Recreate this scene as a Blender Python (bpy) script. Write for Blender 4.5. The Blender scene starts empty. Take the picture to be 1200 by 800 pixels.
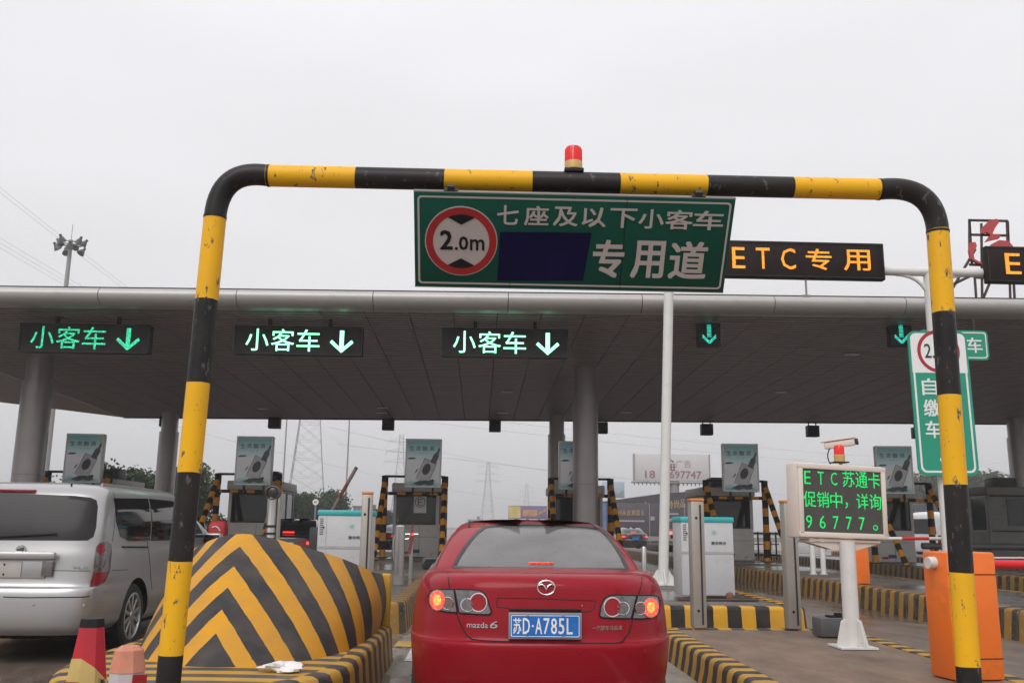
import bpy, bmesh, math, random
from mathutils import Vector, Matrix, geometry
from mathutils.bvhtree import BVHTree
random.seed(7)
S = bpy.context.scene
COL = S.collection

# ------------------------------------------------------------------ camera
F_PX, H_CAM = 1080.0, 1.33
VPX, VPY, SLOPE = 561.0, 617.0, 0.0122
Fc = Vector((VPX-600, -(VPY-400), -F_PX)).normalized()
Uc = Vector((1, -SLOPE, 0)).cross(Fc)
if Uc.y < 0: Uc = -Uc
Uc.normalize()
Rc = Fc.cross(Uc).normalized()
R3 = Matrix((Rc, Fc, Uc))
CAM = Vector((0, 0, H_CAM))
cam_d = bpy.data.cameras.new('camera'); cam = bpy.data.objects.new('camera', cam_d); COL.objects.link(cam)
cam.matrix_world = Matrix.Translation(CAM) @ R3.to_4x4()
cam_d.sensor_width = 36; cam_d.lens = F_PX/1200*36
cam_d.clip_start = .05; cam_d.clip_end = 9000
S.camera = cam

def ray(px, py):
    return (R3 @ Vector((px-600, -(py-400), -F_PX))).normalized()
def P(px, py, D):                      # point seen at a photo pixel, D metres down the road
    r = ray(px, py); return CAM + r*(D/r.y)
def XZ(px, py, D):
    p = P(px, py, D); return p.x, p.z

# ------------------------------------------------------------------ sky and sun
W = bpy.data.worlds.new('World'); S.world = W; W.use_nodes = True
nt = W.node_tree; nt.nodes.clear()
def N(t, kind, **kw):
    n = t.nodes.new(kind)
    for k, v in kw.items(): setattr(n, k, v)
    return n
SUN_EL, SUN_ROT = math.radians(46), math.radians(200)
sky = N(nt, 'ShaderNodeTexSky', sky_type='NISHITA', sun_disc=False, sun_elevation=SUN_EL, sun_rotation=SUN_ROT, dust_density=6, air_density=1.0)
hs = N(nt, 'ShaderNodeHueSaturation'); hs.inputs['Saturation'].default_value = .12
nt.links.new(sky.outputs[0], hs.inputs['Color'])
tc = N(nt, 'ShaderNodeTexCoord'); sx = N(nt, 'ShaderNodeSeparateXYZ'); nt.links.new(tc.outputs['Generated'], sx.inputs[0])
mp = N(nt, 'ShaderNodeMapRange'); mp.inputs['From Min'].default_value = 0; mp.inputs['From Max'].default_value = .7
nt.links.new(sx.outputs['Z'], mp.inputs['Value'])
nz = N(nt, 'ShaderNodeTexNoise'); nz.inputs['Scale'].default_value = 1.6; nz.inputs['Detail'].default_value = 3
mpn = N(nt, 'ShaderNodeMapping'); mpn.inputs['Scale'].default_value = (1, 1, 3.5)
nt.links.new(tc.outputs['Generated'], mpn.inputs[0]); nt.links.new(mpn.outputs[0], nz.inputs['Vector'])
ad = N(nt, 'ShaderNodeMath', operation='MULTIPLY_ADD'); ad.inputs[1].default_value = .75; nt.links.new(nz.outputs[0], ad.inputs[0]); 
sb_ = N(nt, 'ShaderNodeMath', operation='SUBTRACT'); sb_.inputs[1].default_value = .37; nt.links.new(ad.outputs[0], sb_.inputs[0])
nt.links.new(mp.outputs[0], ad.inputs[2])
cr = N(nt, 'ShaderNodeValToRGB'); cr.color_ramp.elements[0].color = (.565, .563, .573, 1); cr.color_ramp.elements[1].color = (.83, .82, .852, 1)
nt.links.new(sb_.outputs[0], cr.inputs[0])
mu = N(nt, 'ShaderNodeMix', data_type='RGBA', blend_type='MULTIPLY'); mu.inputs[0].default_value = 1
nt.links.new(cr.outputs[0], mu.inputs[6]); mu.inputs[7].default_value = (10.6, 10.6, 10.6, 1)
mx = N(nt, 'ShaderNodeMix', data_type='RGBA'); mx.inputs[0].default_value = .93
nt.links.new(hs.outputs[0], mx.inputs[6]); nt.links.new(mu.outputs[2], mx.inputs[7])
bg = N(nt, 'ShaderNodeBackground'); bg.inputs['Strength'].default_value = .1
nt.links.new(mx.outputs[2], bg.inputs[0])
wo = N(nt, 'ShaderNodeOutputWorld'); nt.links.new(bg.outputs[0], wo.inputs[0])
sl = bpy.data.lights.new('sun', 'SUN'); sl.energy = 1.5; sl.angle = math.radians(45); sl.color = (1, .97, .93)
so = bpy.data.objects.new('sun', sl); COL.objects.link(so)
so.rotation_euler = (math.pi/2-SUN_EL, 0, math.pi-SUN_ROT)
S.view_settings.view_transform = 'Standard'; S.view_settings.look = 'None'
S.view_settings.exposure = .32; S.view_settings.gamma = 1
S.cycles.max_bounces = 8; S.cycles.transparent_max_bounces = 12; S.cycles.volume_bounces = 0

# ------------------------------------------------------------------ materials
MC = {}
def mat(name, col, rough=.6, metal=0, var=.12, vs=6, bump=0, bs=60, dirt=0, dcol=(.09, .075, .06), spec=.5, coat=0, emit=None, es=0, rvar=0, uvx=None):
    """principled with grain, blotches and wear patches in object space"""
    if name in MC: return MC[name]
    m = bpy.data.materials.new(name); MC[name] = m; m.use_nodes = True
    t = m.node_tree; b = t.nodes['Principled BSDF']
    b.inputs['Roughness'].default_value = rough; b.inputs['Metallic'].default_value = metal
    b.inputs['Specular IOR Level'].default_value = spec; b.inputs['Coat Weight'].default_value = coat
    b.inputs['Coat Roughness'].default_value = .04
    tcn = N(t, 'ShaderNodeTexCoord'); out = tcn.outputs['Object']
    base = N(t, 'ShaderNodeRGB'); base.outputs[0].default_value = (*col, 1); c = base.outputs[0]
    if var:
        n1 = N(t, 'ShaderNodeTexNoise'); n1.inputs['Scale'].default_value = vs; n1.inputs['Detail'].default_value = 6
        t.links.new(out, n1.inputs['Vector'])
        r = N(t, 'ShaderNodeMapRange'); r.inputs[1].default_value = .25; r.inputs[2].default_value = .75
        r.inputs[3].default_value = 1-var; r.inputs[4].default_value = 1+var; t.links.new(n1.outputs[0], r.inputs[0])
        mm = N(t, 'ShaderNodeVectorMath', operation='SCALE'); t.links.new(c, mm.inputs[0]); t.links.new(r.outputs[0], mm.inputs['Scale']); c = mm.outputs[0]
    if dirt:
        n2 = N(t, 'ShaderNodeTexNoise'); n2.inputs['Scale'].default_value = vs*.6+1.3; n2.inputs['Detail'].default_value = 9; n2.inputs['Roughness'].default_value = .7
        t.links.new(out, n2.inputs['Vector'])
        r2 = N(t, 'ShaderNodeMapRange'); r2.inputs[1].default_value = .66-dirt*.28; r2.inputs[2].default_value = .74; r2.inputs[4].default_value = .8
        t.links.new(n2.outputs[0], r2.inputs[0])
        mk = N(t, 'ShaderNodeMix', data_type='RGBA'); t.links.new(r2.outputs[0], mk.inputs[0]); t.links.new(c, mk.inputs[6]); mk.inputs[7].default_value = (*dcol, 1); c = mk.outputs[2]
    t.links.new(c, b.inputs['Base Color'])
    if rvar:
        n3 = N(t, 'ShaderNodeTexNoise'); n3.inputs['Scale'].default_value = vs*.8; n3.inputs['Detail'].default_value = 5; t.links.new(out, n3.inputs['Vector'])
        r3 = N(t, 'ShaderNodeMapRange'); r3.inputs[1].default_value = .3; r3.inputs[2].default_value = .7; r3.inputs[3].default_value = max(.03, rough-rvar); r3.inputs[4].default_value = min(1, rough+rvar)
        t.links.new(n3.outputs[0], r3.inputs[0]); t.links.new(r3.outputs[0], b.inputs['Roughness'])
    if bump:
        n4 = N(t, 'ShaderNodeTexNoise'); n4.inputs['Scale'].default_value = bs; n4.inputs['Detail'].default_value = 5; t.links.new(out, n4.inputs['Vector'])
        bp = N(t, 'ShaderNodeBump'); bp.inputs['Strength'].default_value = bump; bp.inputs['Distance'].default_value = .01
        t.links.new(n4.outputs[0], bp.inputs['Height']); t.links.new(bp.outputs[0], b.inputs['Normal'])
    if emit:
        b.inputs['Emission Color'].default_value = (*emit, 1); b.inputs['Emission Strength'].default_value = es
    return m

YEL, BLK = (.68, .315, .010), (.014, .013, .014)
def stripes(name, period, c1=YEL, c2=BLK, phase=0, duty=.5, rough=.45, wear=.45, wcol=(.16, .14, .12), bend=0, spec=.2, dust=.25):
    """painted bands along the UV u axis (metres), paint chipped and dusty"""
    if name in MC: return MC[name]
    m = mat(name, (0, 0, 0), rough, var=0, spec=spec); t = m.node_tree; b = t.nodes['Principled BSDF']
    uv = N(t, 'ShaderNodeUVMap'); sp = N(t, 'ShaderNodeSeparateXYZ'); t.links.new(uv.outputs[0], sp.inputs[0])
    tcn = N(t, 'ShaderNodeTexCoord')
    nw = N(t, 'ShaderNodeTexNoise'); nw.inputs['Scale'].default_value = 9; nw.inputs['Detail'].default_value = 3; t.links.new(tcn.outputs['Object'], nw.inputs['Vector'])
    wob = N(t, 'ShaderNodeMath', operation='MULTIPLY_ADD'); wob.inputs[1].default_value = .014+bend; t.links.new(nw.outputs[0], wob.inputs[0]); t.links.new(sp.outputs[0], wob.inputs[2])
    d = N(t, 'ShaderNodeMath', operation='MULTIPLY_ADD'); d.inputs[1].default_value = 1/period; d.inputs[2].default_value = phase/period+100; t.links.new(wob.outputs[0], d.inputs[0])
    fr = N(t, 'ShaderNodeMath', operation='FRACT'); t.links.new(d.outputs[0], fr.inputs[0])
    gt = N(t, 'ShaderNodeMath', operation='LESS_THAN'); gt.inputs[1].default_value = duty; t.links.new(fr.outputs[0], gt.inputs[0])
    m1 = N(t, 'ShaderNodeMix', data_type='RGBA'); t.links.new(gt.outputs[0], m1.inputs[0]); m1.inputs[6].default_value = (*c2, 1); m1.inputs[7].default_value = (*c1, 1)
    # soft dust film
    n1 = N(t, 'ShaderNodeTexNoise'); n1.inputs['Scale'].default_value = 5; n1.inputs['Detail'].default_value = 8; t.links.new(tcn.outputs['Object'], n1.inputs['Vector'])
    r1 = N(t, 'ShaderNodeMapRange'); r1.inputs[1].default_value = .35; r1.inputs[2].default_value = .75; r1.inputs[4].default_value = dust; t.links.new(n1.outputs[0], r1.inputs[0])
    m2 = N(t, 'ShaderNodeMix', data_type='RGBA'); t.links.new(r1.outputs[0], m2.inputs[0]); t.links.new(m1.outputs[2], m2.inputs[6]); m2.inputs[7].default_value = (.17, .13, .09, 1)
    # chips
    mpg = N(t, 'ShaderNodeMapping'); mpg.inputs['Scale'].default_value = (1.6, 1.6, .7); t.links.new(tcn.outputs['Object'], mpg.inputs[0])
    n2 = N(t, 'ShaderNodeTexNoise'); n2.inputs['Scale'].default_value = 17; n2.inputs['Detail'].default_value = 10; n2.inputs['Roughness'].default_value = .72; t.links.new(mpg.outputs[0], n2.inputs['Vector'])
    r2 = N(t, 'ShaderNodeMapRange'); r2.inputs[1].default_value = .72-wear*.12; r2.inputs[2].default_value = .735-wear*.12; t.links.new(n2.outputs[0], r2.inputs[0])
    m3 = N(t, 'ShaderNodeMix', data_type='RGBA'); t.links.new(r2.outputs[0], m3.inputs[0]); t.links.new(m2.outputs[2], m3.inputs[6]); m3.inputs[7].default_value = (*wcol, 1)
    t.links.new(m3.outputs[2], b.inputs['Base Color'])
    bp = N(t, 'ShaderNodeBump'); bp.inputs['Strength'].default_value = .25; bp.inputs['Distance'].default_value = .006; t.links.new(n1.outputs[0], bp.inputs['Height']); t.links.new(bp.outputs[0], b.inputs['Normal'])
    return m

M = dict(
    white=mat('white_paint', (.62, .61, .59), .4, var=.05, dirt=.25, dcol=(.36, .33, .29)),
    cream=mat('cream_metal', (.66, .58, .51), .45, var=.04, dirt=.2, dcol=(.42, .36, .30)),
    black=mat('black_metal', (.010, .009, .010), .5, var=.2, spec=.25),
    dark=mat('dark_grey', (.030, .028, .029), .5, var=.2, spec=.3),
    grey=mat('grey_metal', (.26, .255, .25), .45, .3, var=.08),
    fascia=mat('fascia_metal', (.40, .385, .37), .42, .25, var=.05, vs=1.5, dirt=.3, dcol=(.24, .22, .20)),
    column=mat('column_cladding', (.34, .31, .30), .33, .55, var=.08, vs=2),
    soffit=mat('soffit_metal', (.245, .195, .197), .45, .2, var=.1, vs=2, dirt=.15, dcol=(.12, .10, .09)),
    steel=mat('stainless_steel', (.50, .49, .48), .28, .9, var=.06),
    postm=mat('grey_post_metal', (.36, .335, .30), .4, .35, var=.06, vs=9),
    orange=mat('orange_paint', (.80, .165, .016), .42, var=.09, vs=3, dirt=.45, dcol=(.40, .13, .03)),
    ocap=mat('orange_cap', (.62, .20, .03), .5),
    teal=mat('teal_plastic', (.035, .36, .38), .4),
    green=mat('sign_green', (.002, .070, .048), .42, var=.1, vs=3, spec=.25, dirt=.15, dcol=(.01, .05, .035)),
    green2=mat('bright_sign_green', (.01, .27, .17), .38, var=.04),
    pale=mat('reflective_white', (.50, .44, .43), .4, var=.05, vs=3),
    pale2=mat('bright_reflective_white', (.74, .74, .74), .4, var=.03),
    signred=mat('sign_red', (.36, .012, .014), .4),
    navy=mat('navy_patch', (.006, .004, .042), .6, var=.3, vs=4, spec=.12, dirt=.15, dcol=(.02, .02, .05)),
    rubber=mat('tyre_rubber', (.014, .014, .014), .75, var=.2, bump=.3),
    glass=mat('tinted_glass', (.010, .011, .011), .04, var=0, spec=.6),
    glass2=mat('booth_glass', (.018, .019, .02), .06, var=0, spec=.5),
    chrome=mat('chrome', (.72, .72, .72), .12, 1, var=0),
    red=mat('red_car_paint', (.265, .003, .012), .40, 0, var=.05, vs=2, coat=.32, spec=.1),
    silver=mat('silver_car_paint', (.40, .395, .40), .33, .6, var=.03, vs=2, coat=.6),
    blackcar=mat('black_car_paint', (.012, .011, .014), .25, var=.1, coat=.8),
    booth=mat('booth_panel', (.62, .60, .57), .5, .1, var=.06, vs=3, dirt=.3, dcol=(.22, .20, .17)),
    plastic=mat('grey_plastic', (.055, .055, .058), .5, var=.1),
    brown=mat('dark_brown_steel', (.05, .028, .024), .6),
    beacon=mat('red_beacon_lens', (.62, .018, .02), .2, var=.05, emit=(.7, .01, .01), es=.18),
    beaconb=mat('beacon_yellow_base', (.50, .33, .10), .4),
    concrete=mat('concrete', (.25, .225, .19), .7, var=.16, vs=3, bump=.4, bs=40, dirt=.4, dcol=(.10, .085, .07)),
)
def emat(name, c, s, pattern=False):
    m = bpy.data.materials.new(name); MC[name] = m; m.use_nodes = True; t = m.node_tree; b = t.nodes['Principled BSDF']; b.inputs['Coat Weight'].default_value = .2
    b.inputs['Base Color'].default_value = (*[x*.5 for x in c], 1); b.inputs['Emission Color'].default_value = (*c, 1); b.inputs['Emission Strength'].default_value = s
    b.inputs['Roughness'].default_value = .3
    if pattern:
        tcn = N(t, 'ShaderNodeTexCoord'); v = N(t, 'ShaderNodeTexVoronoi'); v.inputs['Scale'].default_value = pattern; t.links.new(tcn.outputs['Object'], v.inputs['Vector'])
        r = N(t, 'ShaderNodeMapRange'); r.inputs[1].default_value = .05; r.inputs[2].default_value = .55; r.inputs[3].default_value = s*1.5; r.inputs[4].default_value = s*.35; t.links.new(v.outputs['Distance'], r.inputs[0]); t.links.new(r.outputs[0], b.inputs['Emission Strength'])
    return m
E = dict(
    led_teal=emat('led_teal', (.03, .95, .48), .95, 26), led_white=emat('led_white_green', (.30, 1., .56), 1.9),
    led_green=emat('led_green', (.004, .80, .16), 1.05, 120), led_amber=emat('led_amber', (1., .33, .012), 1.35, 60),
    led_cyan=emat('led_cyan', (.05, .95, .72), 1.1, 60), tail=emat('tail_lamp_lit', (1., .06, .03), 2.6, 55), tail2=emat('tail_lamp_small', (1., .03, .02), 2.2),
    hot=emat('tail_lamp_hot', (1., .24, .05), 2.8, 70), stop=emat('stop_lamp', (1., .06, .03), 1.0, 60),
)
lens_red = mat('red_lens', (.27, .004, .010), .2, var=.25, vs=70, coat=.2, spec=.3)
lens_clear = mat('clear_lens', (.16, .145, .15), .2, .5, var=.35, vs=45, coat=.6)
lens_amber = mat('smoked_lens', (.16, .09, .08), .15, .3, var=.3, vs=60, coat=.5)

# ------------------------------------------------------------------ mesh helpers
class MB:
    def __init__(s): s.v = []; s.f = []; s.mi = []; s.uv = []
    def add(s, vs, fs, mi=0, uvs=None, T=None):
        o = len(s.v)
        s.v += [tuple(T @ Vector(v)) if T is not None else tuple(v) for v in vs]
        for k, f in enumerate(fs):
            s.f.append([o+i for i in f]); s.mi.append(mi)
            s.uv.append([uvs[i] for i in f] if uvs else None)
        return s
    def box(s, cx, cy, cz, sx, sy, sz, mi=0, T=None, bev=0):
        x, y, z = sx/2, sy/2, sz/2
        if bev <= 0:
            vs = [(cx+a*x, cy+b*y, cz+c*z) for a in (-1, 1) for b in (-1, 1) for c in (-1, 1)]
            fs = [(0, 1, 3, 2), (4, 6, 7, 5), (0, 4, 5, 1), (2, 3, 7, 6), (0, 2, 6, 4), (1, 5, 7, 3)]
            return s.add(vs, fs, mi, None, T)
        bm = bmesh.new(); bmesh.ops.create_cube(bm, size=1)
        for v in bm.verts: v.co = Vector((v.co.x*sx, v.co.y*sy, v.co.z*sz))
        bmesh.ops.bevel(bm, geom=bm.edges[:], offset=min(bev, x*.95, y*.95, z*.95), segments=2, profile=.5, affect='EDGES')
        bm.verts.ensure_lookup_table()
        s.add([(v.co.x+cx, v.co.y+cy, v.co.z+cz) for v in bm.verts], [[v.index for v in f.verts] for f in bm.faces], mi, None, T)
        bm.free(); return s
    def tube(s, pts, r, n=12, mi=0, cap=True, u0=0, T=None):
        pts = [Vector(p) for p in pts]; k = len(pts)
        rs = r if isinstance(r, (list, tuple)) else [r]*k
        tg = [((pts[min(i+1, k-1)]-pts[max(i-1, 0)]).normalized()) for i in range(k)]
        a = Vector((0, 0, 1)) if abs(tg[0].z) < .9 else Vector((1, 0, 0))
        nrm = (a-tg[0]*a.dot(tg[0])).normalized(); vs = []; uv = []; L = u0
        for i in range(k):
            if i:
                nrm = (nrm-tg[i]*nrm.dot(tg[i])).normalized(); L += (pts[i]-pts[i-1]).length
            bn = tg[i].cross(nrm)
            for j in range(n+1):
                q = 2*math.pi*j/n
                vs.append(pts[i]+(nrm*math.cos(q)+bn*math.sin(q))*rs[i]); uv.append((L, j/n))
        fs = [(i*(n+1)+j, i*(n+1)+j+1, (i+1)*(n+1)+j+1, (i+1)*(n+1)+j) for i in range(k-1) for j in range(n)]
        if cap: fs += [tuple(range(n-1, -1, -1)), tuple((k-1)*(n+1)+j for j in range(n))]
        return s.add(vs, fs, mi, uv, T)
    def bar(s, a, b, r, n=4, mi=0): return s.tube([a, b], r, n, mi)
    def lathe(s, prof, c=(0, 0, 0), axis='Z', n=20, mi=0, T=None, cap=True):
        vs = []; uv = []
        for r, h in prof:
            for j in range(n):
                q = 2*math.pi*j/n; x, y = r*math.cos(q), r*math.sin(q)
                p = (x, y, h) if axis == 'Z' else ((x, h, y) if axis == 'Y' else (h, x, y))
                vs.append((p[0]+c[0], p[1]+c[1], p[2]+c[2])); uv.append((h, j/n))
        k = len(prof)
        fs = [(i*n+j, i*n+(j+1) % n, (i+1)*n+(j+1) % n, (i+1)*n+j) for i in range(k-1) for j in range(n)]
        if cap: fs += [tuple(range(n-1, -1, -1)), tuple((k-1)*n+j for j in range(n))]
        return s.add(vs, fs, mi, uv, T)
    def prism(s, poly, y0, y1, mi=0, T=None):      # outline in x,z, extruded along y (y0 = front)
        n = len(poly)
        vs = [(p[0], y0, p[1]) for p in poly]+[(p[0], y1, p[1]) for p in poly]
        tri = geometry.tessellate_polygon([[Vector((p[0], p[1], 0)) for p in poly]])
        fs = [tuple(t) for t in tri]+[tuple(n+i for i in reversed(t)) for t in tri]+[(i, (i+1) % n, n+(i+1) % n, n+i) for i in range(n)]
        return s.add(vs, fs, mi, None, T)
    def build(s, name, mats, parent=None, sharp=38, fix=True):
        me = bpy.data.meshes.new(name); me.from_pydata(s.v, [], s.f)
        for m in (mats if isinstance(mats, (list, tuple)) else [mats]): me.materials.append(m)
        me.polygons.foreach_set('material_index', s.mi); me.polygons.foreach_set('use_smooth', [True]*len(s.f))
        if any(s.uv):
            ul = me.uv_layers.new(name='UVMap'); flat = []
            for f, u in zip(s.f, s.uv):
                for i in range(len(f)): flat += list(u[i][:2]) if u else [0, 0]
            ul.data.foreach_set('uv', flat)
        if fix:
            bm = bmesh.new(); bm.from_mesh(me); bmesh.ops.recalc_face_normals(bm, faces=bm.faces[:]); bm.to_mesh(me); bm.free()
        me.set_sharp_from_angle(angle=math.radians(sharp))
        o = bpy.data.objects.new(name, me); COL.objects.link(o)
        if parent: o.parent = parent
        return o
def tag(o, label=None, cat=None, group=None, kind=None):
    if label: o['label'] = label
    if cat: o['category'] = cat
    if group: o['group'] = group
    if kind: o['kind'] = kind
    return o
def thing(name, label, cat, loc=(0, 0, 0), rz=0, group=None):
    o = bpy.data.objects.new(name, None); COL.objects.link(o); o.location = loc; o.rotation_euler = (0, 0, rz)
    o.empty_display_size = .2
    return tag(o, label, cat, group)
def kids(o): return [c for c in bpy.data.objects if c.parent == o]
def dup(o, loc=None, rz=None, label=None, parent=None, scale=None):
    ch = kids(o); c = o.copy(); COL.objects.link(c)
    c.parent = parent
    if loc is not None: c.location = loc
    if rz is not None: c.rotation_euler = (0, 0, rz)
    if scale is not None: c.scale = scale
    if label: c['label'] = label
    for k in ch: dup(k, parent=c)
    return c
def bz(p0, p1, p2, n=8):
    p0, p1, p2 = Vector(p0), Vector(p1), Vector(p2)
    return [p0*(1-t)**2+p1*2*t*(1-t)+p2*t*t for t in [i/n for i in range(n+1)]]
def circle(cx, cz, r, n=32, rz=None): return [(cx+r*math.cos(2*math.pi*i/n), cz+(rz or r)*math.sin(2*math.pi*i/n)) for i in range(n)]
def rrect(x0, z0, x1, z1, r, n=5):
    out = []
    for cx, cz, a in ((x1-r, z1-r, 0), (x0+r, z1-r, 90), (x0+r, z0+r, 180), (x1-r, z0+r, 270)):
        for i in range(n+1):
            q = math.radians(a+90*i/n); out.append((cx+r*math.cos(q), cz+r*math.sin(q)))
    return out
TXT = {}
def text_geo(s, bold=0.0, ext=.004, res=2):
    k = (s, bold, ext)
    if k in TXT: return TXT[k]
    cu = bpy.data.curves.new('lettering', 'FONT'); cu.body = s; cu.size = 1; cu.extrude = ext; cu.offset = bold; cu.resolution_u = res
    o = bpy.data.objects.new('lettering', cu); COL.objects.link(o)
    bpy.context.view_layer.update()
    me = bpy.data.meshes.new_from_object(o.evaluated_get(bpy.context.evaluated_depsgraph_get()))
    vs = [v.co.copy() for v in me.vertices]; fs = [list(p.vertices) for p in me.polygons]
    bpy.data.objects.remove(o); bpy.data.curves.remove(cu); bpy.data.meshes.remove(me)
    TXT[k] = (vs, fs); return TXT[k]
def text(mb, s, x0, z0, x1, z1, y, bold=0.0, mi=0, th=.006, T=None, shear=0):
    """letters fitted to the box x0..x1, z0..z1, standing proud of the plane y towards -y"""
    if bold > .008:                        # heavier strokes: the glyph struck five times, a hair apart
        d = bold*.75*(z1-z0); e = max(th*.06, 1e-4)
        for k, (a, b) in enumerate(((0, 0), (-1, -.8), (1, -.8), (-1, .8), (1, .8))):
            text(mb, s, x0+d+a*d, z0+d+b*d, x1-d+a*d, z1-d+b*d, y-k*e, 0, mi, th, T, shear)
        return
    vs, fs = text_geo(s, bold)
    if not vs: return
    ax = min(v.x for v in vs); bx = max(v.x for v in vs); ay = min(v.y for v in vs); by = max(v.y for v in vs)
    out = []
    for v in vs:
        u = (v.x-ax)/(bx-ax); w = (v.y-ay)/(by-ay)
        out.append((x0+(x1-x0)*u+shear*w*(z1-z0), y-(th if v.z > 0 else 0), z0+(z1-z0)*w))
    mb.add(out, fs, mi, None, T)
def chars(mb, s, boxes, y, **k):
    for c, b in zip(s, boxes): text(mb, c, *b, y, **k)

def char(par, c, box, y, m, name='character', **k):
    mb = MB(); text(mb, c, *box, y, **k); return mb.build(name, m, par)

# ================================================================== SETTING: ground, lanes, islands
def ground_mat(name, col, wet, rough_dry=.55, rough_wet=.09, scale=.35, tracks=True, joints=0, streak=True):
    m = mat(name, col, rough_dry, var=0); t = m.node_tree; b = t.nodes['Principled BSDF']
    g = N(t, 'ShaderNodeNewGeometry')
    mpg = N(t, 'ShaderNodeMapping'); mpg.inputs['Scale'].default_value = (1, .45 if streak else 1, 1); t.links.new(g.outputs['Position'], mpg.inputs[0])
    n1 = N(t, 'ShaderNodeTexNoise'); n1.inputs['Scale'].default_value = scale; n1.inputs['Detail'].default_value = 7; n1.inputs['Roughness'].default_value = .6; t.links.new(mpg.outputs[0], n1.inputs['Vector'])
    n2 = N(t, 'ShaderNodeTexNoise'); n2.inputs['Scale'].default_value = 3.1; n2.inputs['Detail'].default_value = 9; n2.inputs['Roughness'].default_value = .7; t.links.new(mpg.outputs[0], n2.inputs['Vector'])
    n3 = N(t, 'ShaderNodeTexNoise'); n3.inputs['Scale'].default_value = 90; n3.inputs['Detail'].default_value = 3; t.links.new(g.outputs['Position'], n3.inputs['Vector'])
    r1 = N(t, 'ShaderNodeMapRange'); r1.inputs[1].default_value = .5-wet*.12 if wet > 0 else .28; r1.inputs[2].default_value = .57-wet*.05 if wet > 0 else .46; t.links.new(n1.outputs[0], r1.inputs[0])   # 1 = dry
    c = N(t, 'ShaderNodeMix', data_type='RGBA'); t.links.new(r1.outputs[0], c.inputs[0]); c.inputs[6].default_value = (*[x*.55 for x in col], 1); c.inputs[7].default_value = (*col, 1)
    r2 = N(t, 'ShaderNodeMapRange'); r2.inputs[1].default_value = .3; r2.inputs[2].default_value = .7; r2.inputs[3].default_value = .62; r2.inputs[4].default_value = 1.35; t.links.new(n2.outputs[0], r2.inputs[0])
    r3 = N(t, 'ShaderNodeMapRange'); r3.inputs[1].default_value = .35; r3.inputs[2].default_value = .65; r3.inputs[3].default_value = .8; r3.inputs[4].default_value = 1.2; t.links.new(n3.outputs[0], r3.inputs[0])
    mm = N(t, 'ShaderNodeMath', operation='MULTIPLY'); t.links.new(r2.outputs[0], mm.inputs[0]); t.links.new(r3.outputs[0], mm.inputs[1])
    sc = N(t, 'ShaderNodeVectorMath', operation='SCALE'); t.links.new(c.outputs[2], sc.inputs[0]); t.links.new(mm.outputs[0], sc.inputs['Scale']); fin = sc.outputs[0]
    if joints:
        br = N(t, 'ShaderNodeTexBrick'); br.inputs['Scale'].default_value = 1; br.inputs['Brick Width'].default_value = joints; br.inputs['Row Height'].default_value = joints*.5; br.inputs['Mortar Size'].default_value = .012
        br.inputs['Color1'].default_value = (1, 1, 1, 1); br.inputs['Color2'].default_value = (.72, .7, .68, 1); br.inputs['Mortar'].default_value = (.35, .33, .3, 1)
        t.links.new(g.outputs['Position'], br.inputs['Vector'])
        mj = N(t, 'ShaderNodeMix', data_type='RGBA', blend_type='MULTIPLY'); mj.inputs[0].default_value = 1; t.links.new(fin, mj.inputs[6]); t.links.new(br.outputs[0], mj.inputs[7]); fin = mj.outputs[2]
    t.links.new(fin, b.inputs['Base Color'])
    rr = N(t, 'ShaderNodeMapRange'); rr.inputs[3].default_value = rough_wet; rr.inputs[4].default_value = rough_dry; t.links.new(r1.outputs[0], rr.inputs[0]); t.links.new(rr.outputs[0], b.inputs['Roughness'])
    bs = N(t, 'ShaderNodeMath', operation='MULTIPLY'); t.links.new(r1.outputs[0], bs.inputs[0]); t.links.new(n3.outputs[0], bs.inputs[1])
    bp = N(t, 'ShaderNodeBump'); bp.inputs['Strength'].default_value = .35; bp.inputs['Distance'].default_value = .006; t.links.new(bs.outputs[0], bp.inputs['Height']); t.links.new(bp.outputs[0], b.inputs['Normal'])
    return m
GM = dict(road=ground_mat('wet_concrete_road', (.150, .116, .094), 1.3, .42, .07), earth=mat('grass_verge', (.06, .07, .035), .9, var=.3, vs=.2),
          pave=ground_mat('island_pavers', (.155, .130, .108), .3, .6, .2, joints=.5, streak=False), slab=ground_mat('island_slab', (.178, .120, .084), -2.2, .75, .3, streak=True),
          gut=ground_mat('gutter_concrete', (.25, .225, .19), .55, .5, .12, scale=1.2))
def sheet(name, x0, x1, y0, y1, z, m, parent=None, n=1):
    mb = MB(); mb.add([(x0, y0, z), (x1, y0, z), (x1, y1, z), (x0, y1, z)], [(0, 1, 2, 3)])
    return mb.build(name, m, parent)
tag(sheet('ground', -2500, 2500, -400, 4000, -.02, GM['earth']), kind='structure')
tag(sheet('road', -75, 75, -25, 420, 0, GM['road']), kind='structure')
KERBM = stripes('kerb_stripes', .34, c1=(.33, .165, .018), c2=(.024, .021, .020), wear=1.0, wcol=(.30, .27, .23), dust=.6, rough=.55)
KERBN = stripes('near_kerb_stripes', .295, c1=(.50, .27, .03), c2=(.024, .023, .025), wear=.35, dust=.35, wcol=(.13, .11, .09))
KERBF = stripes('bright_kerb_stripes', .36, c1=(.58, .30, .02), wear=.3, dust=.2, wcol=(.13, .11, .09))
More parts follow.
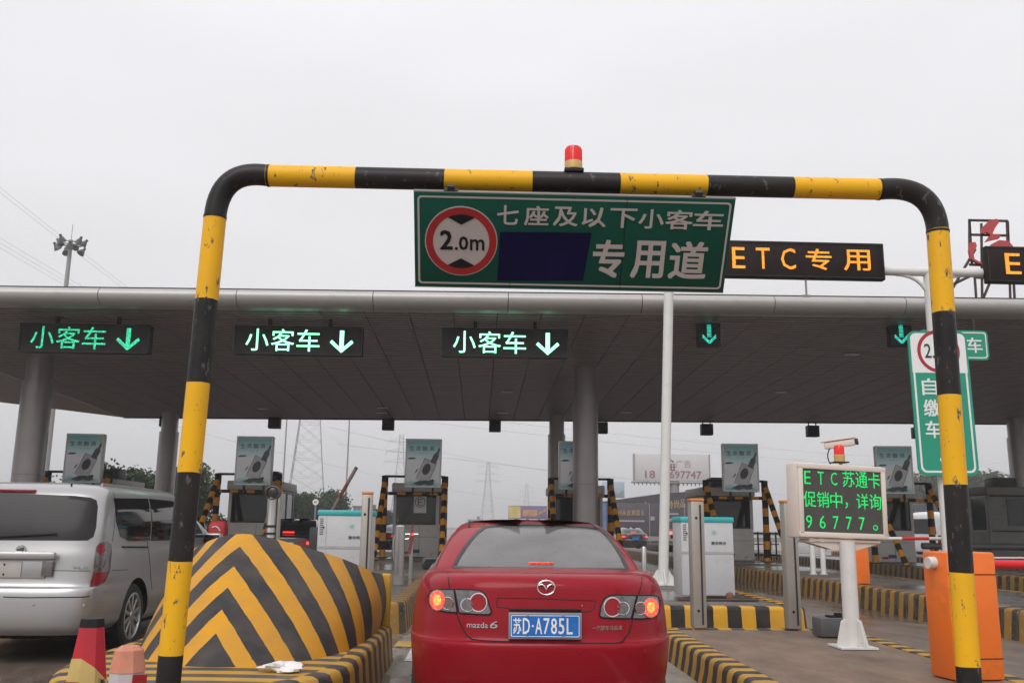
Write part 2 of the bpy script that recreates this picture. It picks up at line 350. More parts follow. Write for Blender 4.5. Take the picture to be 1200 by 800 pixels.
def outline(x0, x1, y0, y1, r, n=7):
    pts = []
    for cx, cy, a in ((x1-r, y0+r, -90), (x1-r, y1-r, 0), (x0+r, y1-r, 90), (x0+r, y0+r, 180)):
        for i in range(n+1):
            q = math.radians(a+90*i/n); pts.append(Vector((cx+r*math.cos(q), cy+r*math.sin(q), 0)))
    out = []
    for i, p in enumerate(pts):           # subdivide long runs
        q = pts[(i+1) % len(pts)]; k = max(1, int((q-p).length/.5))
        for j in range(k): out.append(p.lerp(q, j/k))
    return out
def kerb_ring(loop, prof, mb, mi=0, jit=0):
    """sweep a profile (inset, z) round a closed outline"""
    n = len(loop); vs = []; uv = []; L = 0; rnd = random.Random(3)
    for i in range(n+1):
        a, p, b = loop[(i-1) % n], loop[i % n], loop[(i+1) % n]
        d = (b-a).normalized(); nn = Vector((-d.y, d.x, 0))
        if i: L += (loop[i % n]-loop[(i-1) % n]).length
        for ins, z in prof:
            jj = rnd.uniform(-jit, jit); vs.append(p+nn*(ins+jj)+Vector((0, 0, z+jj*.6))); uv.append((L, ins+z))
    k = len(prof)
    fs = [(i*k+j, (i+1)*k+j, (i+1)*k+j+1, i*k+j+1) for i in range(n) for j in range(k-1)]
    mb.add(vs, fs, mi, uv)
def island(x0, x1, y0, y1, h, r, km, top, kw=.2, jit=.004, name='traffic_island'):
    lp = outline(x0, x1, y0, y1, r); ins = kw
    mb = MB(); e = ins-.012; z = h-.006
    mb.add([(x0+e, y0+e, z), (x1-e, y0+e, z), (x1-e, y1-e, z), (x0+e, y1-e, z)], [(0, 1, 2, 3)])
    o = tag(mb.build(name, top), kind='structure')
    kb = MB(); kerb_ring(lp, [(-.035, 0), (-.012, h*.5), (0, h-.045), (.012, h-.014), (.04, h), (kw*.7, h+.003), (kw, h), (kw+.005, h-.05)], kb, 0, jit)
    kb.build('kerb', km, o, 50)
    return o
ISL = {-3: (-13.35, -11.2), -2: (-8.2, -6.05), -1: (-3.1, -.93), 0: (2.1, 4.2), 1: (6.85, 9.1), 2: (12.1, 14.3), 3: (17.3, 19.5)}
HI = .38
for k, (a, b) in ISL.items():
    y0 = {-1: 12.1, 0: 11.95, 1: 9.2, 2: 9.0}.get(k, 12.0)
    island(a, b, y0, 46, HI, .215 if k in (0, -1) else .3, KERBF if k == 0 else KERBM, GM['pave'])
NH = .25
island(2.0, 4.2, -2, 10.75, NH, .215, KERBN, GM['slab'], kw=.2)
# striped kerb block under the van
kb = MB(); kerb_ring(outline(-6.3, -4.75, 11.3, 12.4, .15), [(-.02, 0), (0, .12), (.03, .15), (.3, .152), (.5, .152)], kb)
tag(kb.build('kerb_block', KERBM), 'low striped kerb block on the road under the rear of the silver van', 'kerb')
# gutters
for x0, x1, y0, y1 in ((1.62, 1.995, -2, 46), (-.93, -.50, 2, 46)):
    tag(sheet('gutter', x0, x1, y0, y1, .004, GM['gut']), kind='structure')
wl = mat('road_marking_white', (.55, .54, .52), .5, var=.3, vs=8, dirt=.5, dcol=(.2, .18, .16))
yl = mat('road_marking_yellow', (.45, .27, .05), .5, var=.3, vs=8, dirt=.5, dcol=(.15, .12, .09))
mk = MB()
for (x0, x1, y0, y1) in ((1.30, 1.42, 4, 9), (-.72, -.62, 9.7, 12.5)):
    mk.add([(x0, y0, .009), (x1, y0, .009), (x1, y1, .009), (x0, y1, .009)], [(0, 1, 2, 3)])
tag(mk.build('lane_marking', wl), kind='structure')
mk = MB()
mk.add([(-.92, 10.8, .010), (-.55, 10.8, .010), (-.55, 11.3, .010), (-.92, 11.3, .010)], [(0, 1, 2, 3)])
for i in range(14):
    y = 4.4+i*.55; mk.add([(4.215, y, .010), (4.215, y+.3, .010), (4.33, y+.3, .010), (4.33, y, .010)], [(0, 1, 2, 3)])
tag(mk.build('yellow_marking', yl), kind='structure')

# ---- near left island: rounded pedestal with the chevron nose block on it
PED = 'barrier_island'
pl = []
def ped_pts():
    pts = [Vector((-.86, 9.75, 0)), Vector((-.86, 8.5, 0)), Vector((-.87, 7.4, 0))]
    pts += bz((-.87, 7.2, 0), (-.90, 5.75, 0), (-1.95, 5.62, 0), 12)[1:]
    pts += bz((-2.0, 5.62, 0), (-2.75, 5.75, 0), (-2.9, 7.0, 0), 12)[1:]
    pts += [Vector((-2.92, 8.3, 0)), Vector((-2.92, 9.75, 0))]
    pts = pts[::-1]; out = []
    for i, p in enumerate(pts):
        q = pts[(i+1) % len(pts)]; k = max(1, int((q-p).length/.12))
        for j in range(k): out.append(p.lerp(q, j/k))
    return out
lp = ped_pts(); n = len(lp)
PEDM = stripes('pedestal_top_stripes', .27, c1=(.50, .275, .025), c2=(.055, .055, .062), wear=.5, dust=.35, duty=.5)
q = []
for i in range(n):
    d = (lp[(i+1) % n]-lp[i-1]).normalized(); q.append(lp[i]+Vector((-d.y, d.x, 0))*.13+Vector((0, 0, .357)))
mb = MB(); c = Vector((-1.9, 7.8, .36)); rings = [[c+(p-c)*s for p in q] for s in (1, .9, .8, .65, .45)]
vs = [v for r_ in rings for v in r_]; uvs = [(v.y+.10*(v.x+1.9)**2, v.x) for v in vs]
fs = [(a*n+i, a*n+(i+1) % n, (a+1)*n+(i+1) % n, (a+1)*n+i) for a in range(4) for i in range(n)]
mb.add(vs, fs, 0, uvs)
ped = tag(mb.build(PED, PEDM), kind='structure')
kb = MB(); kerb_ring(lp, [(-.03, 0), (-.01, .18), (0, .30), (.02, .345), (.06, .36), (.13, .362), (.135, .34)], kb, 0, .003)
kb.build('kerb', stripes('pedestal_kerb_stripes', .36, c1=(.50, .27, .02), c2=(.024, .023, .025), wear=.5, dust=.4, phase=.1), ped, 50)

# chevron block
base = [(-2.66, 9.5), (-2.70, 8.9), (-2.71, 8.3), (-2.66, 7.75), (-2.52, 7.3), (-2.22, 6.92), (-1.85, 6.75), (-1.5, 6.85), (-1.22, 7.15), (-1.04, 7.6), (-.96, 8.2), (-.94, 8.8), (-.94, 9.5)]
topc = [(-2.60, 9.5, .98), (-2.62, 9.05, 1.0), (-2.60, 8.7, 1.05), (-2.50, 8.35, 1.10), (-2.34, 8.1, 1.16), (-2.16, 7.95, 1.22), (-1.95, 7.9, 1.25), (-1.74, 7.95, 1.22), (-1.50, 8.08, 1.15), (-1.26, 8.35, 1.065), (-1.08, 8.65, .975), (-.98, 8.95, .90), (-.95, 9.5, .86)]
def cat(ps, m):
    ps = [Vector(p) for p in ps]; k = len(ps); out = []
    for i in range(m+1):
        t = i/m*(k-1); a = min(int(t), k-2); f = t-a
        p0, p1, p2, p3 = ps[max(a-1, 0)], ps[a], ps[a+1], ps[min(a+2, k-1)]
        out.append(.5*((2*p1)+(p2-p0)*f+(2*p0-5*p1+4*p2-p3)*f*f+(3*p1-p0-3*p2+p3)*f**3))
    return out
NU, NV = 72, 14
bc = cat([(x, y, .355) for x, y in base], NU); tcv = cat(topc, NU)
vs = []; uv = []; mid = NU//2
ua = [0]; ub = [0]
for i in range(1, NU+1): ub.append(ub[-1]+(bc[i]-bc[i-1]).length)
for i in range(1, NU+1): ua.append(ua[-1]+((bc[i]-bc[i-1]).length+(tcv[i]-tcv[i-1]).length)/2)
for j in range(NV+1):
    for i in range(NU+1):
        f = j/NV; p = bc[i].lerp(tcv[i], f)
        out_ = Vector((bc[i].x+1.83, bc[i].y-9.0, 0)).normalized()
        p = p+out_*.05*math.sin(math.pi*f)
        vs.append(p); um = abs(ua[i]-ua[mid]-.04*0); hh = f*(.98+.0*um)
        ab = abs(ub[i]-ub[mid]); uv.append((max(.085, f*math.exp(-.8*ab)+1.25*ab-.19*ab*ab), um))
fs = [(j*(NU+1)+i, j*(NU+1)+i+1, (j+1)*(NU+1)+i+1, (j+1)*(NU+1)+i) for j in range(NV) for i in range(NU)]
blk = thing('chevron_barrier', 'black and yellow chevron striped concrete nose block at the head of the left toll island', 'barrier', (-1.83, 8.2, .36))
def shift(vs): return [Vector(v)-Vector((-1.83, 8.2, .36)) for v in vs]
CHEV = stripes('chevron_paint', .33, c1=(.57, .27, .012), c2=(.027, .026, .029), phase=-.24, duty=.5, wear=.5, wcol=(.10, .085, .06), dust=.30, bend=.01)
mb = MB(); mb.add(shift(vs), fs, 0, uv); mb.build('striped_face', CHEV, blk, 60)
# domed top and back
vs = []; crown = []
for j in range(6):
    f = j/5
    for i in range(NU+1):
        p = tcv[i]; m_ = Vector((p.x, 9.5, p.z)); q = p.lerp(m_, f); q.z -= .30*f
        vs.append(q)
fs = [(j*(NU+1)+i, j*(NU+1)+i+1, (j+1)*(NU+1)+i+1, (j+1)*(NU+1)+i) for j in range(5) for i in range(NU+1-1)]
b0 = len(vs); vs += [Vector((p.x, 9.5, p.z-.30)) for p in tcv]+[Vector((p.x, 9.5, .36)) for p in tcv]
fs += [(b0+i, b0+i+1, b0+NU+1+i+1, b0+NU+1+i) for i in range(NU)]
mb = MB(); mb.add(shift(vs), fs, 0, [(v.x+v.z*.3, 0) for v in vs]); mb.build('top', stripes('block_top_stripes', .34, c1=(.50, .27, .02), c2=(.03, .03, .032), dust=.4), blk, 60)
mb = MB(); mb.box(.90, 1.36, .24, .13, .16, .52, 0, None, .03)
mb.build('end_rib', stripes('rib_stripes', .3, duty=.99, c1=(.53, .285, .022)), blk)

# white crumpled plastic bag on the pedestal
mb = MB(); rr = random.Random(5); vs = []; nb = 30
for j in range(9):
    for i in range(nb):
        a = math.pi*j/8; q = 2*math.pi*i/nb; k = 1+.35*math.sin(3*q+j)*math.sin(a)+rr.uniform(-.16, .16)
        vs.append((.125*math.sin(a)*math.cos(q)*k, .055*math.sin(a)*math.sin(q)*k, max(0, .028+.036*math.cos(a)*k)))
fs = [(j*nb+i, j*nb+(i+1) % nb, (j+1)*nb+(i+1) % nb, (j+1)*nb+i) for j in range(8) for i in range(nb)]
mb.add(vs, fs); bagm = mat('white_plastic_film', (.72, .70, .72), .35, var=.06); bag = mb.build('plastic_bag', bagm, None, 25)
bp_ = P(338, 774, 6.72); bag.location = (bp_.x, 6.55, .362); tag(bag, 'crumpled white plastic bag lying on the striped kerb in front of the chevron block', 'bag')

# ================================================================== CANOPY
TILT = .0085; DROP = lambda x: -.06-TILT*(11.8-x)      # the canopy falls slightly to the left
canopy = thing('toll_canopy', 'wide low toll plaza canopy with rounded pale metal edge and slatted dark soffit', 'canopy', (0, 20.5, 0))
canopy.rotation_euler = (0, -math.atan(TILT), 0); canopy.location.z = DROP(0)
FY, BY_, ZF, ZB = 20.5, 39.4, 6.36, 5.98      # front, back, soffit heights
XL, XR = -15.05, 36.0
def zsof(y): return ZF+(ZB-ZF)*(y-FY)/(BY_-FY)
# soffit strips, each with its own overlapping slats; one mesh shared
PWID = 1.03; strip = MB(); y = .25; sl_d = .235
while y < BY_-FY-.1:
    z0 = zsof(FY+y); z1 = zsof(FY+min(y+sl_d, BY_-FY))
    strip.add([(.012, y, z0-.014), (PWID-.012, y, z0-.012), (PWID-.012, y+sl_d-.02, z1+.002), (.012, y+sl_d-.02, z1+.002), (.012, y+sl_d-.012, z1+.04), (PWID-.012, y+sl_d-.012, z1+.04),
               (.012, y, z0+.04), (PWID-.012, y, z0+.04)], [(0, 1, 2, 3), (3, 2, 5, 4), (0, 6, 7, 1), (0, 3, 4, 6), (1, 7, 5, 2)])
    y += sl_d
s0 = None
for k in range(int((XR-XL)/PWID)):
    if s0 is None: o = strip.build('soffit_panel', M['soffit'], canopy); s0 = o
    else: o = s0.copy(); COL.objects.link(o)
    o.location = (XL+k*PWID, 0, 0)
mb = MB(); mb.box((XL+XR)/2, (BY_-FY)/2+.1, ZF+.28, XR-XL, BY_-FY-.1, .35); mb.build('roof_deck', M['dark'], canopy)
# rounded fascia in segments: front
prof = [(.30, -.02), (.10, -.03), (-.04, .0), (-.16, .09), (-.21, .20), (-.19, .29), (-.10, .36), (.05, .395), (.35, .40)]
SEG = 3.06; fm = MB(); vs = [(x, p[0], ZF+p[1]) for x in (.008, SEG-.008) for p in prof]; kf = len(prof)
fm.add(vs, [(j, j+1, kf+j+1, kf+j) for j in range(kf-1)]+[tuple(range(kf)), tuple(range(2*kf-1, kf-1, -1))])
x = XL-.35-3.06*3; x = -8.55-3.06*6; f0 = None
while x < XR:
    if f0 is None: o = fm.build('fascia_panel', M['fascia'], canopy, 50); f0 = o
    else: o = f0.copy(); COL.objects.link(o)
    o.location = (x, 0, 0); x += SEG
XL2 = -8.55-3.06*6
mb = MB(); mb.box((XL2+XR)/2, .1, ZF+.18, XR-XL2, .3, .30); mb.build('fascia_backing', M['black'], canopy)
# left wing of the soffit beyond the strips (tapers back)
mb = MB(); mb.add([(XL2, .1, ZF-.005), (XL+.06, .1, ZF-.022), (XL+.06, BY_-FY, ZB-.022), (XL-.05, BY_-FY, ZB-.005), (XL2, 3.5, zsof(FY+3.5))], [(0, 4, 3, 2, 1)])
mb.build('soffit_wing', M['soffit'], canopy)
mb = MB(); mb.box((XL+XR)/2, BY_-FY+.03, ZB+.38, XR-XL, .10, .84); mb.build('back_edge', M['dark'], canopy)
mb = MB(); mb.tube([(XL-.03, BY_-FY, ZB+.14), (XL2, 3.5, ZF+.1)], .15, 4); mb.build('side_edge', M['dark'], canopy)
# recessed strip lights: unlit pale fittings
lf = None
for px, py in ((596, 453), (591, 478), (449, 477), (310, 471), (1000, 411), (916, 456), (450, 471), (735, 479)):
    r = ray(px, py); t_ = (zsof(28)-1.33)/r.z
    for _ in range(4): p = CAM+r*t_; t_ = (zsof(p.y)-1.33)/r.z
    if lf is None:
        mb = MB(); mb.box(0, 0, -.03, .42, .14, .035, 0, None, .01); o = mb.build('soffit_light', mat('unlit_light_fitting', (.62, .58, .56), .3), canopy); lf = o
    else: o = lf.copy(); COL.objects.link(o)
    o.location = (p.x, p.y-20.5, zsof(p.y))

# columns
def column(x, y, r, label, zt=None):
    t = thing('canopy_column', label, 'column', (x, y, HI), 0, 'round columns carrying the canopy')
    zt = zsof(y)-HI+.05+DROP(x)
    mb = MB(); zs = [0, .9, .91, 2.1, 2.11, zt-.75]
    mb.lathe([(r, 0), (r, .9), (r-.008, .905), (r-.008, .915), (r, .92), (r, 2.2), (r-.008, 2.205), (r-.008, 2.215), (r, 2.22), (r, zt-.85)], n=40); mb.build('shaft', M['column'], t)
    mb = MB(); mb.lathe([(r*.86, zt-.86), (r*.86, zt)], n=40); mb.build('capital', M['column'], t)
    mb = MB(); mb.lathe([(r+.03, 0), (r+.03, .12), (r, .14)], n=32); mb.build('base_ring', M['grey'], t)
    return t
column(3.15, 27.6, .38, 'grey metal clad column rising directly behind the red car, nearer of the middle pair')
column(3.13, 37.8, .36, 'darker column just left of and behind the one above the red car roof')
column(-12.6, 26.4, .41, 'grey column at the left edge of the photo beyond the silver van roof')
column(-12.6, 37.8, .38, 'column seen just left of the leaning yellow and black gantry leg')
column(22.4, 37.8, .38, 'dark column at the right edge of the photo under the canopy')

# small black boxes hanging along the back edge of the canopy
vents = [(322, 495), (455, 497), (580, 499), (705, 500), (828, 502), (952, 503), (1076, 505), (1193, 507), (195, 494)]
vb = None
names = ['above the booth with the lone lamp disc', 'over the poster in the middle left', 'left of the dark middle column', 'just right of the front middle column', 'right of the tall white pole', 'above the camera on the message board', 'half hidden by the tall green sign', 'at the right end by the far column', 'behind the left column pair']
for i, (px, py) in enumerate(vents):
    p = P(px, py, 39.2)
    if vb is None:
        vb = thing('lane_camera', '', 'camera', (0, 0, 0), 0, 'small black boxes hanging from the back edge of the canopy')
        mb = MB(); mb.box(0, 0, -.22, .50, .35, .48, 0, None, .02); mb.build('housing', M['black'], vb)
        mb = MB(); mb.box(-.16, 0, .10, .04, .04, .2); mb.box(.16, 0, .10, .04, .04, .2); mb.build('bracket', M['black'], vb)
        o = vb
    else: o = dup(vb)
    o.location = (p.x, 39.2, 5.75); o['label'] = 'small black box hung from the canopy, '+names[i]

# ---- LED boards hanging under the canopy front
def led_board(x, emk, label):
    y = 21.6; z = 5.42+.02-.011*(11.8-x)*.7-.05
    t = thing('lane_sign', label, 'led sign', (x, y, z), 0, 'green led lane signs under the canopy front')
    mb = MB(); mb.box(0, .12, .34, 3.02, .26, .68, 0, None, .02); mb.build('cabinet', mat('led_cabinet', (.040, .034, .035), .6, var=.2, spec=.15), t)
    mb = MB()
    for a, b in (((-1.5, 0), (1.5, .03)), ((-1.5, .655), (1.5, .685)), ((-1.51, 0), (-1.48, .685)), ((1.48, 0), (1.51, .685))): mb.box((a[0]+b[0])/2, -.02, (a[1]+b[1])/2, b[0]-a[0], .03, b[1]-a[1])
    mb.build('frame', M['dark'], t)
    for s in (-.72, .72):
        mb = MB(); mb.box(s, .12, .95, .08, .08, .6); mb.box(s+.10, .1, .98, .5, .1, .06); mb.build('hanger', M['black'], t)
    for i, c in enumerate('小客车'): char(t, c, (-1.24+i*.60, .08, -.70+i*.60, .61), -.012, E[emk], bold=0)
    mb = MB(); ax = 1.02; mb.prism([(ax-.05, .60), (ax-.05, .20), (ax-.23, .37), (ax-.28, .31), (ax, .06), (ax+.28, .31), (ax+.23, .37), (ax+.05, .20), (ax+.05, .60)], -.018, -.012)
    mb.build('arrow', E[emk], t)
for px, e, l in ((99, 'led_teal', 'green led sign 小客车 with down arrow, dimmest and leftmost of the three'), (350, 'led_white', 'bright green led sign with down arrow, just right of the left gantry leg'), (592, 'led_white', 'bright green led sign with down arrow directly above the red car')):
    led_board(P(px, 397, 21.6).x, e, l)
for px, l in ((831, 'small black led box with a green down arrow right of the tall white pole'), (1056, 'small black led box with a green down arrow beside the tall green sign')):
    p = P(px, 392, 21.6)
    t = thing('arrow_sign', l, 'led sign', (p.x, 21.6, p.z-.3), 0, 'small arrow boxes under the canopy')
    mb = MB(); mb.box(0, .1, .3, .56, .2, .58, 0, None, .02); mb.build('cabinet', MC['led_cabinet'], t)
    mb = MB(); mb.box(-.2, .1, .75, .05, .05, .5); mb.box(.2, .1, .75, .05, .05, .5); mb.build('hanger', M['black'], t)
    mb = MB()
    for i in range(9): mb.box(0, -.01, .53-i*.035, .10, .012, .017)
    for i in range(5):
        for s in (-1, 1): mb.box(s*(.02+i*.032), -.01, .10+i*.032, .03, .012, .03)
        for s in (-1, 1): mb.box(s*(.02+i*.032), -.01, .145+i*.032, .03, .012, .03)
    mb.build('arrow', E['led_cyan'], t)

# red calligraphy sign on the roof: brush character on a steel frame
rs = thing('roof_sign', 'red brush calligraphy character on a dark steel frame standing on the canopy roof', 'sign', P(1160, 345, 21.5), 0)
RO = rs.location.copy()
def L2(px, py): q = P(px, py, 21.5)-RO; return (q.x, q.z)
mb = MB()
def bar2(a, b, r=.035, dy=0): 
    p, q = L2(*a), L2(*b); mb.tube([(p[0], dy, p[1]), (q[0], dy, q[1])], r, 6)
for a, b in (((1136, 258), (1136, 290)), ((1180, 259), (1181, 290)), ((1135, 258), (1181, 259)), ((1136, 275), (1181, 276)), ((1136, 258), (1139, 310)), ((1143, 292), (1115, 340)), ((1115, 334), (1142, 321)), ((1142, 321), (1144, 350)), ((1160, 331), (1152, 350)), ((1188, 331), (1189, 350)), ((1150, 262), (1151, 350)), ((1136, 310), (1185, 312)), ((1181, 260), (1184, 350)), ((1142, 325), (1186, 327))): bar2(a, b)
mb.build('frame', M['brown'], rs)
mb = MB()
for poly in ([(1149, 268), (1157, 260), (1165, 258), (1168, 262), (1163, 269), (1160, 276), (1170, 276), (1168, 281), (1159, 283), (1152, 285), (1158, 277), (1154, 274), (1148, 275)],
             [(1134, 286), (1140, 285), (1142, 290), (1138, 298), (1139, 305), (1147, 309), (1150, 311), (1143, 310), (1135, 305), (1133, 296)],
             [(1155, 293), (1160, 287), (1168, 283), (1179, 284), (1184, 290), (1182, 300), (1176, 306), (1168, 308), (1172, 303), (1175, 296), (1172, 290), (1165, 291), (1160, 298), (1158, 310), (1153, 309), (1152, 300)]):
    mb.prism([L2(*p) for p in poly], -.12, -.04)
mb.build('brush_character', mat('faded_red_sheet', (.42, .045, .05), .55, var=.15), rs)

# ================================================================== HEIGHT-LIMIT GANTRY
GD = 4.5
g = thing('height_limit_gantry', 'black and yellow banded pipe gantry arching over the red car lane', 'gantry', (.45, GD, 0))
tl, trr = P(315, 206, GD), P(1030, 222, GD)
zl = P(252, 255, GD); zr = P(1099, 272, GD)
bl = P(201, 760, GD); br_ = P(1133, 760, GD)
dl = (bl-zl).normalized(); dr = (br_-zr).normalized()
bl0 = zl+dl*((zl.z+.0)/-dl.z); br0 = zr+dr*((zr.z-NH)/-dr.z)
pth = [bl0+(zl-bl0)*i/10 for i in range(10)]
cl_ = Vector((zl.x+(tl.x-zl.x)*.12, GD, tl.z+.0)); cr_ = Vector((zr.x-(zr.x-trr.x)*.12, GD, trr.z))
pth += bz(zl, (zl+ (zl-bl0).normalized()*.27), tl, 12)
s_start = sum((pth[i+1]-pth[i]).length for i in range(len(pth)-1))
pth += [tl+(trr-tl)*i/12 for i in range(1, 12)]
pth += bz(trr, (zr+(zr-br0).normalized()*.27), zr, 12)
pth += [zr+(br0-zr)*i/10 for i in range(1, 11)]
LS = (trr-tl).length; BAND = LS/7
GAN = stripes('gantry_bands', BAND*2, c1=(.80, .42, .012), c2=(.015, .014, .015), phase=0, wear=1.0, wcol=(.10, .085, .075), rough=.38, dust=.10)
def band_u(y, ys):            # paint edges measured down each leg
    for i in range(len(ys)-1):
        if y <= ys[i+1] or i == len(ys)-2: return i+(y-ys[i])/(ys[i+1]-ys[i])
def py_of(p):
    q = R3.transposed() @ (p-CAM); return 400+q.y/q.z*F_PX
PL = [bl0+(zl-bl0)*i/40 for i in range(40)]; i0 = len(PL); UL = [-1-band_u(py_of(p), (255, 350, 447, 552, 655, 765, 880, 1000)) for p in PL]
c1_ = bz(zl, (zl+(zl-bl0).normalized()*.27), tl, 14); U1 = [-1+i/14 for i in range(15)]
st = [tl+(trr-tl)*i/14 for i in range(1, 14)]; U2 = [7*i/14 for i in range(1, 14)]
c2_b = bz(trr, (zr+(zr-br0).normalized()*.27), zr, 14); U3 = [7+i/14 for i in range(15)]
PR = [zr+(br0-zr)*i/40 for i in range(1, 41)]; U4 = [8+band_u(py_of(p), (272, 368, 465, 570, 672, 782, 900, 1020)) for p in PR]
pth = PL+c1_+st+c2_b+PR; UU = UL+U1+U2+U3+U4
mb = MB(); mb.tube([p-g.location for p in pth], .0555, 28); mb.uv = []
kk = 29
def uv_of(i): return ((UU[i//kk]+40)*BAND, (i % kk)/28)
mb.uv = [[uv_of(i) for i in f] for f in mb.f]; mb.build('pipe', GAN, g, 60)
# seam welds on the bends
mb = MB()
for p, d in ((zl, (zl-bl0)), (zr, (zr-br0)), (tl, (trr-tl)), (trr, (trr-tl))):
    d = d.normalized(); q = p-g.location; mb.tube([q-d*.006, q+d*.006], .0575, 28)
mb.build('weld_ring', M['black'], g)
for c in (bl0, br0):
    q = c-g.location; mb = MB(); mb.box(q.x, 0, q.z+.008, .26, .26, .016, 0, None, .004)
    for a in (-.1, .1):
        for b in (-.1, .1): mb.lathe([(.012, q.z+.016), (.012, q.z+.035)], (q.x+a, b, 0), n=6)
    mb.build('foot_plate', M['dark'], g)

# beacon on top
bcn = P(672, 201, GD)
t = thing('beacon', 'small red warning beacon with a yellow base on top of the gantry crossbar', 'beacon', (bcn.x, GD, bcn.z-.005))
mb = MB(); mb.box(0, 0, .0, .10, .09, .022, 0, None, .005); mb.build('bracket', M['black'], t)
mb = MB(); mb.lathe([(.046, .012), (.047, .05), (.044, .055)], n=24); mb.build('base', M['beaconb'], t)
mb = MB(); mb.lathe([(.043, .055), (.043, .125), (.039, .135), (.02, .138)], n=24)
for i in range(20):
    q = 2*math.pi*i/20; mb.box(.0435*math.cos(q), .0435*math.sin(q), .09, .004, .004, .066)
mb.build('lens', M['beacon'], t)

# main hanging sign (leans back at the bottom)
a = P(483, 224.5, 4.38); b = P(862, 233.5, 4.38)
cc = P(488, 335, 4.68); dd = P(848, 343, 4.68)
xax = (b-a).normalized(); w = ((b-a).length+(dd-cc).length)/2
down = ((cc+dd)/2-(a+b)/2); h = down.length; down.normalize(); zax = -(down-xax*down.dot(xax)).normalized(); yax = zax.cross(xax)
ctr = (a+b+cc+dd)/4
sgn = thing('overhead_sign', 'dark green hanging sign 七座及以下小客车 专用道 with 2.0m height limit disc', 'road sign', ctr)
sgn.rotation_euler = Matrix((xax, yax, zax)).transposed().to_euler()
x0, z0 = -w/2, -h/2
def sx_(u, v): return (x0+w*u, -z0-h*v)          # u,v from the top-left corner
# photo -> sign uv by bilinear corners
import itertools
C4 = [(483, 224), (862, 233), (848, 343), (488, 335)]
def sign_uv(px, py):
    p = Vector((px, py)); u, v = .5, .5
    A, B, Cc, Dd = [Vector(c) for c in C4]
    for _ in range(20):
        q = A*(1-u)*(1-v)+B*u*(1-v)+Cc*u*v+Dd*(1-u)*v
        du = (B-A)*(1-v)+(Cc-Dd)*v; dv = (Dd-A)*(1-u)+(Cc-B)*u
        det = du.x*dv.y-du.y*dv.x; e = p-q
        u += (e.x*dv.y-e.y*dv.x)/det; v += (du.x*e.y-du.y*e.x)/det
    return sx_(u, v)
mb = MB(); mb.box(0, .012, 0, w, .024, h, 0, None, .004); mb.build('panel', M['green'], sgn)
mb = MB(); mb.box(0, .016, h/2+.001, w+.002, .03, .006); mb.box(0, .016, -h/2-.001, w+.002, .03, .006); mb.build('edge_rail', M['grey'], sgn)
mb = MB(); o_ = rrect(-w/2+.018, -h/2+.018, w/2-.018, h/2-.018, .02); i_ = rrect(-w/2+.028, -h/2+.028, w/2-.028, h/2-.028, .014)
k = len(o_); vs = [(p[0], -.002, p[1]) for p in o_+i_]; mb.add(vs, [(i, (i+1) % k, k+(i+1) % k, k+i) for i in range(k)]); mb.build('border', M['pale'], sgn)
text_row = '七座及以下小客车'
def sbox(px0, py0, px1, py1):
    a, b = sign_uv(px0, py0), sign_uv(px1, py1); return (a[0], b[1], b[0], a[1])
xs = [(581, 606), (613, 641), (647, 675), (681, 708), (714, 744), (748, 776), (780, 810), (813, 846)]
for i, (c, (p0, p1)) in enumerate(zip(text_row, xs)):
    yt = 239+i*.95; char(sgn, c, sbox(p0, yt, p1, yt+23), -.001, M['pale'], bold=.022, th=.003)
for c, (p0, p1) in zip('专用道', ((695, 729), (741, 776), (786, 826))):
    char(sgn, c, sbox(p0, 279+(p0-695)*.02, p1, 325+(p0-695)*.02), -.001, M['pale'], bold=.028, th=.003)
def disc_sign(par, cx, cz, r, ycap, label2=True, scale=1):
    mb = MB(); mb.prism(circle(cx, cz, r*1.03, 40), -.005, -.001); mb.build('limit_disc', M['pale'], par)
    mb = MB(); o_ = circle(cx, cz, r, 48); i_ = circle(cx, cz, r*.80, 48)
    mb.add([(p[0], -.007, p[1]) for p in o_+i_], [(i, (i+1) % 48, 48+(i+1) % 48, 48+i) for i in range(48)]); mb.build('red_ring', M['signred'], par)
    rr_ = r*.80
    for s in (1, -1):
        arc = [(cx+rr_*math.cos(q), cz+s*rr_*math.sin(q)) for q in [math.radians(a) for a in range(62, 119, 7)]]
        mb = MB(); mb.prism(arc+[(cx, cz+s*r*.50)], -.0075, -.0055); mb.build('height_wedge', M['black'], par)
    mb = MB(); text(mb, '2', cx-r*.60, cz-r*.25, cx-r*.24, cz+r*.33, -.0055, bold=.035, th=.002)
    text(mb, '.0', cx-r*.18, cz-r*.25, cx+r*.20, cz+r*.16, -.0055, bold=.03, th=.002)
    text(mb, 'm', cx+r*.25, cz-r*.25, cx+r*.66, cz+r*.08, -.0055, bold=.03, th=.002)
    mb.build('numerals', M['black'], par)
c0 = sign_uv(540, 281); disc_sign(sgn, c0[0], c0[1], .5*(sign_uv(581, 281)[0]-sign_uv(499, 281)[0])*1.0, 0)
mb = MB(); q = [sign_uv(*p) for p in ((585, 270), (692, 271), (683, 328), (583, 328))]; mb.prism(q, -.004, -.001); mb.build('blue_patch', M['navy'], sgn)
mb = MB(); u_ = sign_uv(733, 240)[0]; mb.box(u_, -.001, 0, .0025, .003, h*.96); u_ = sign_uv(598, 300)[0]; mb.box(u_, -.001, -h*.30, .0025, .003, h*.36); mb.build('panel_joint', M['black'], sgn)
top = (a+b)/2
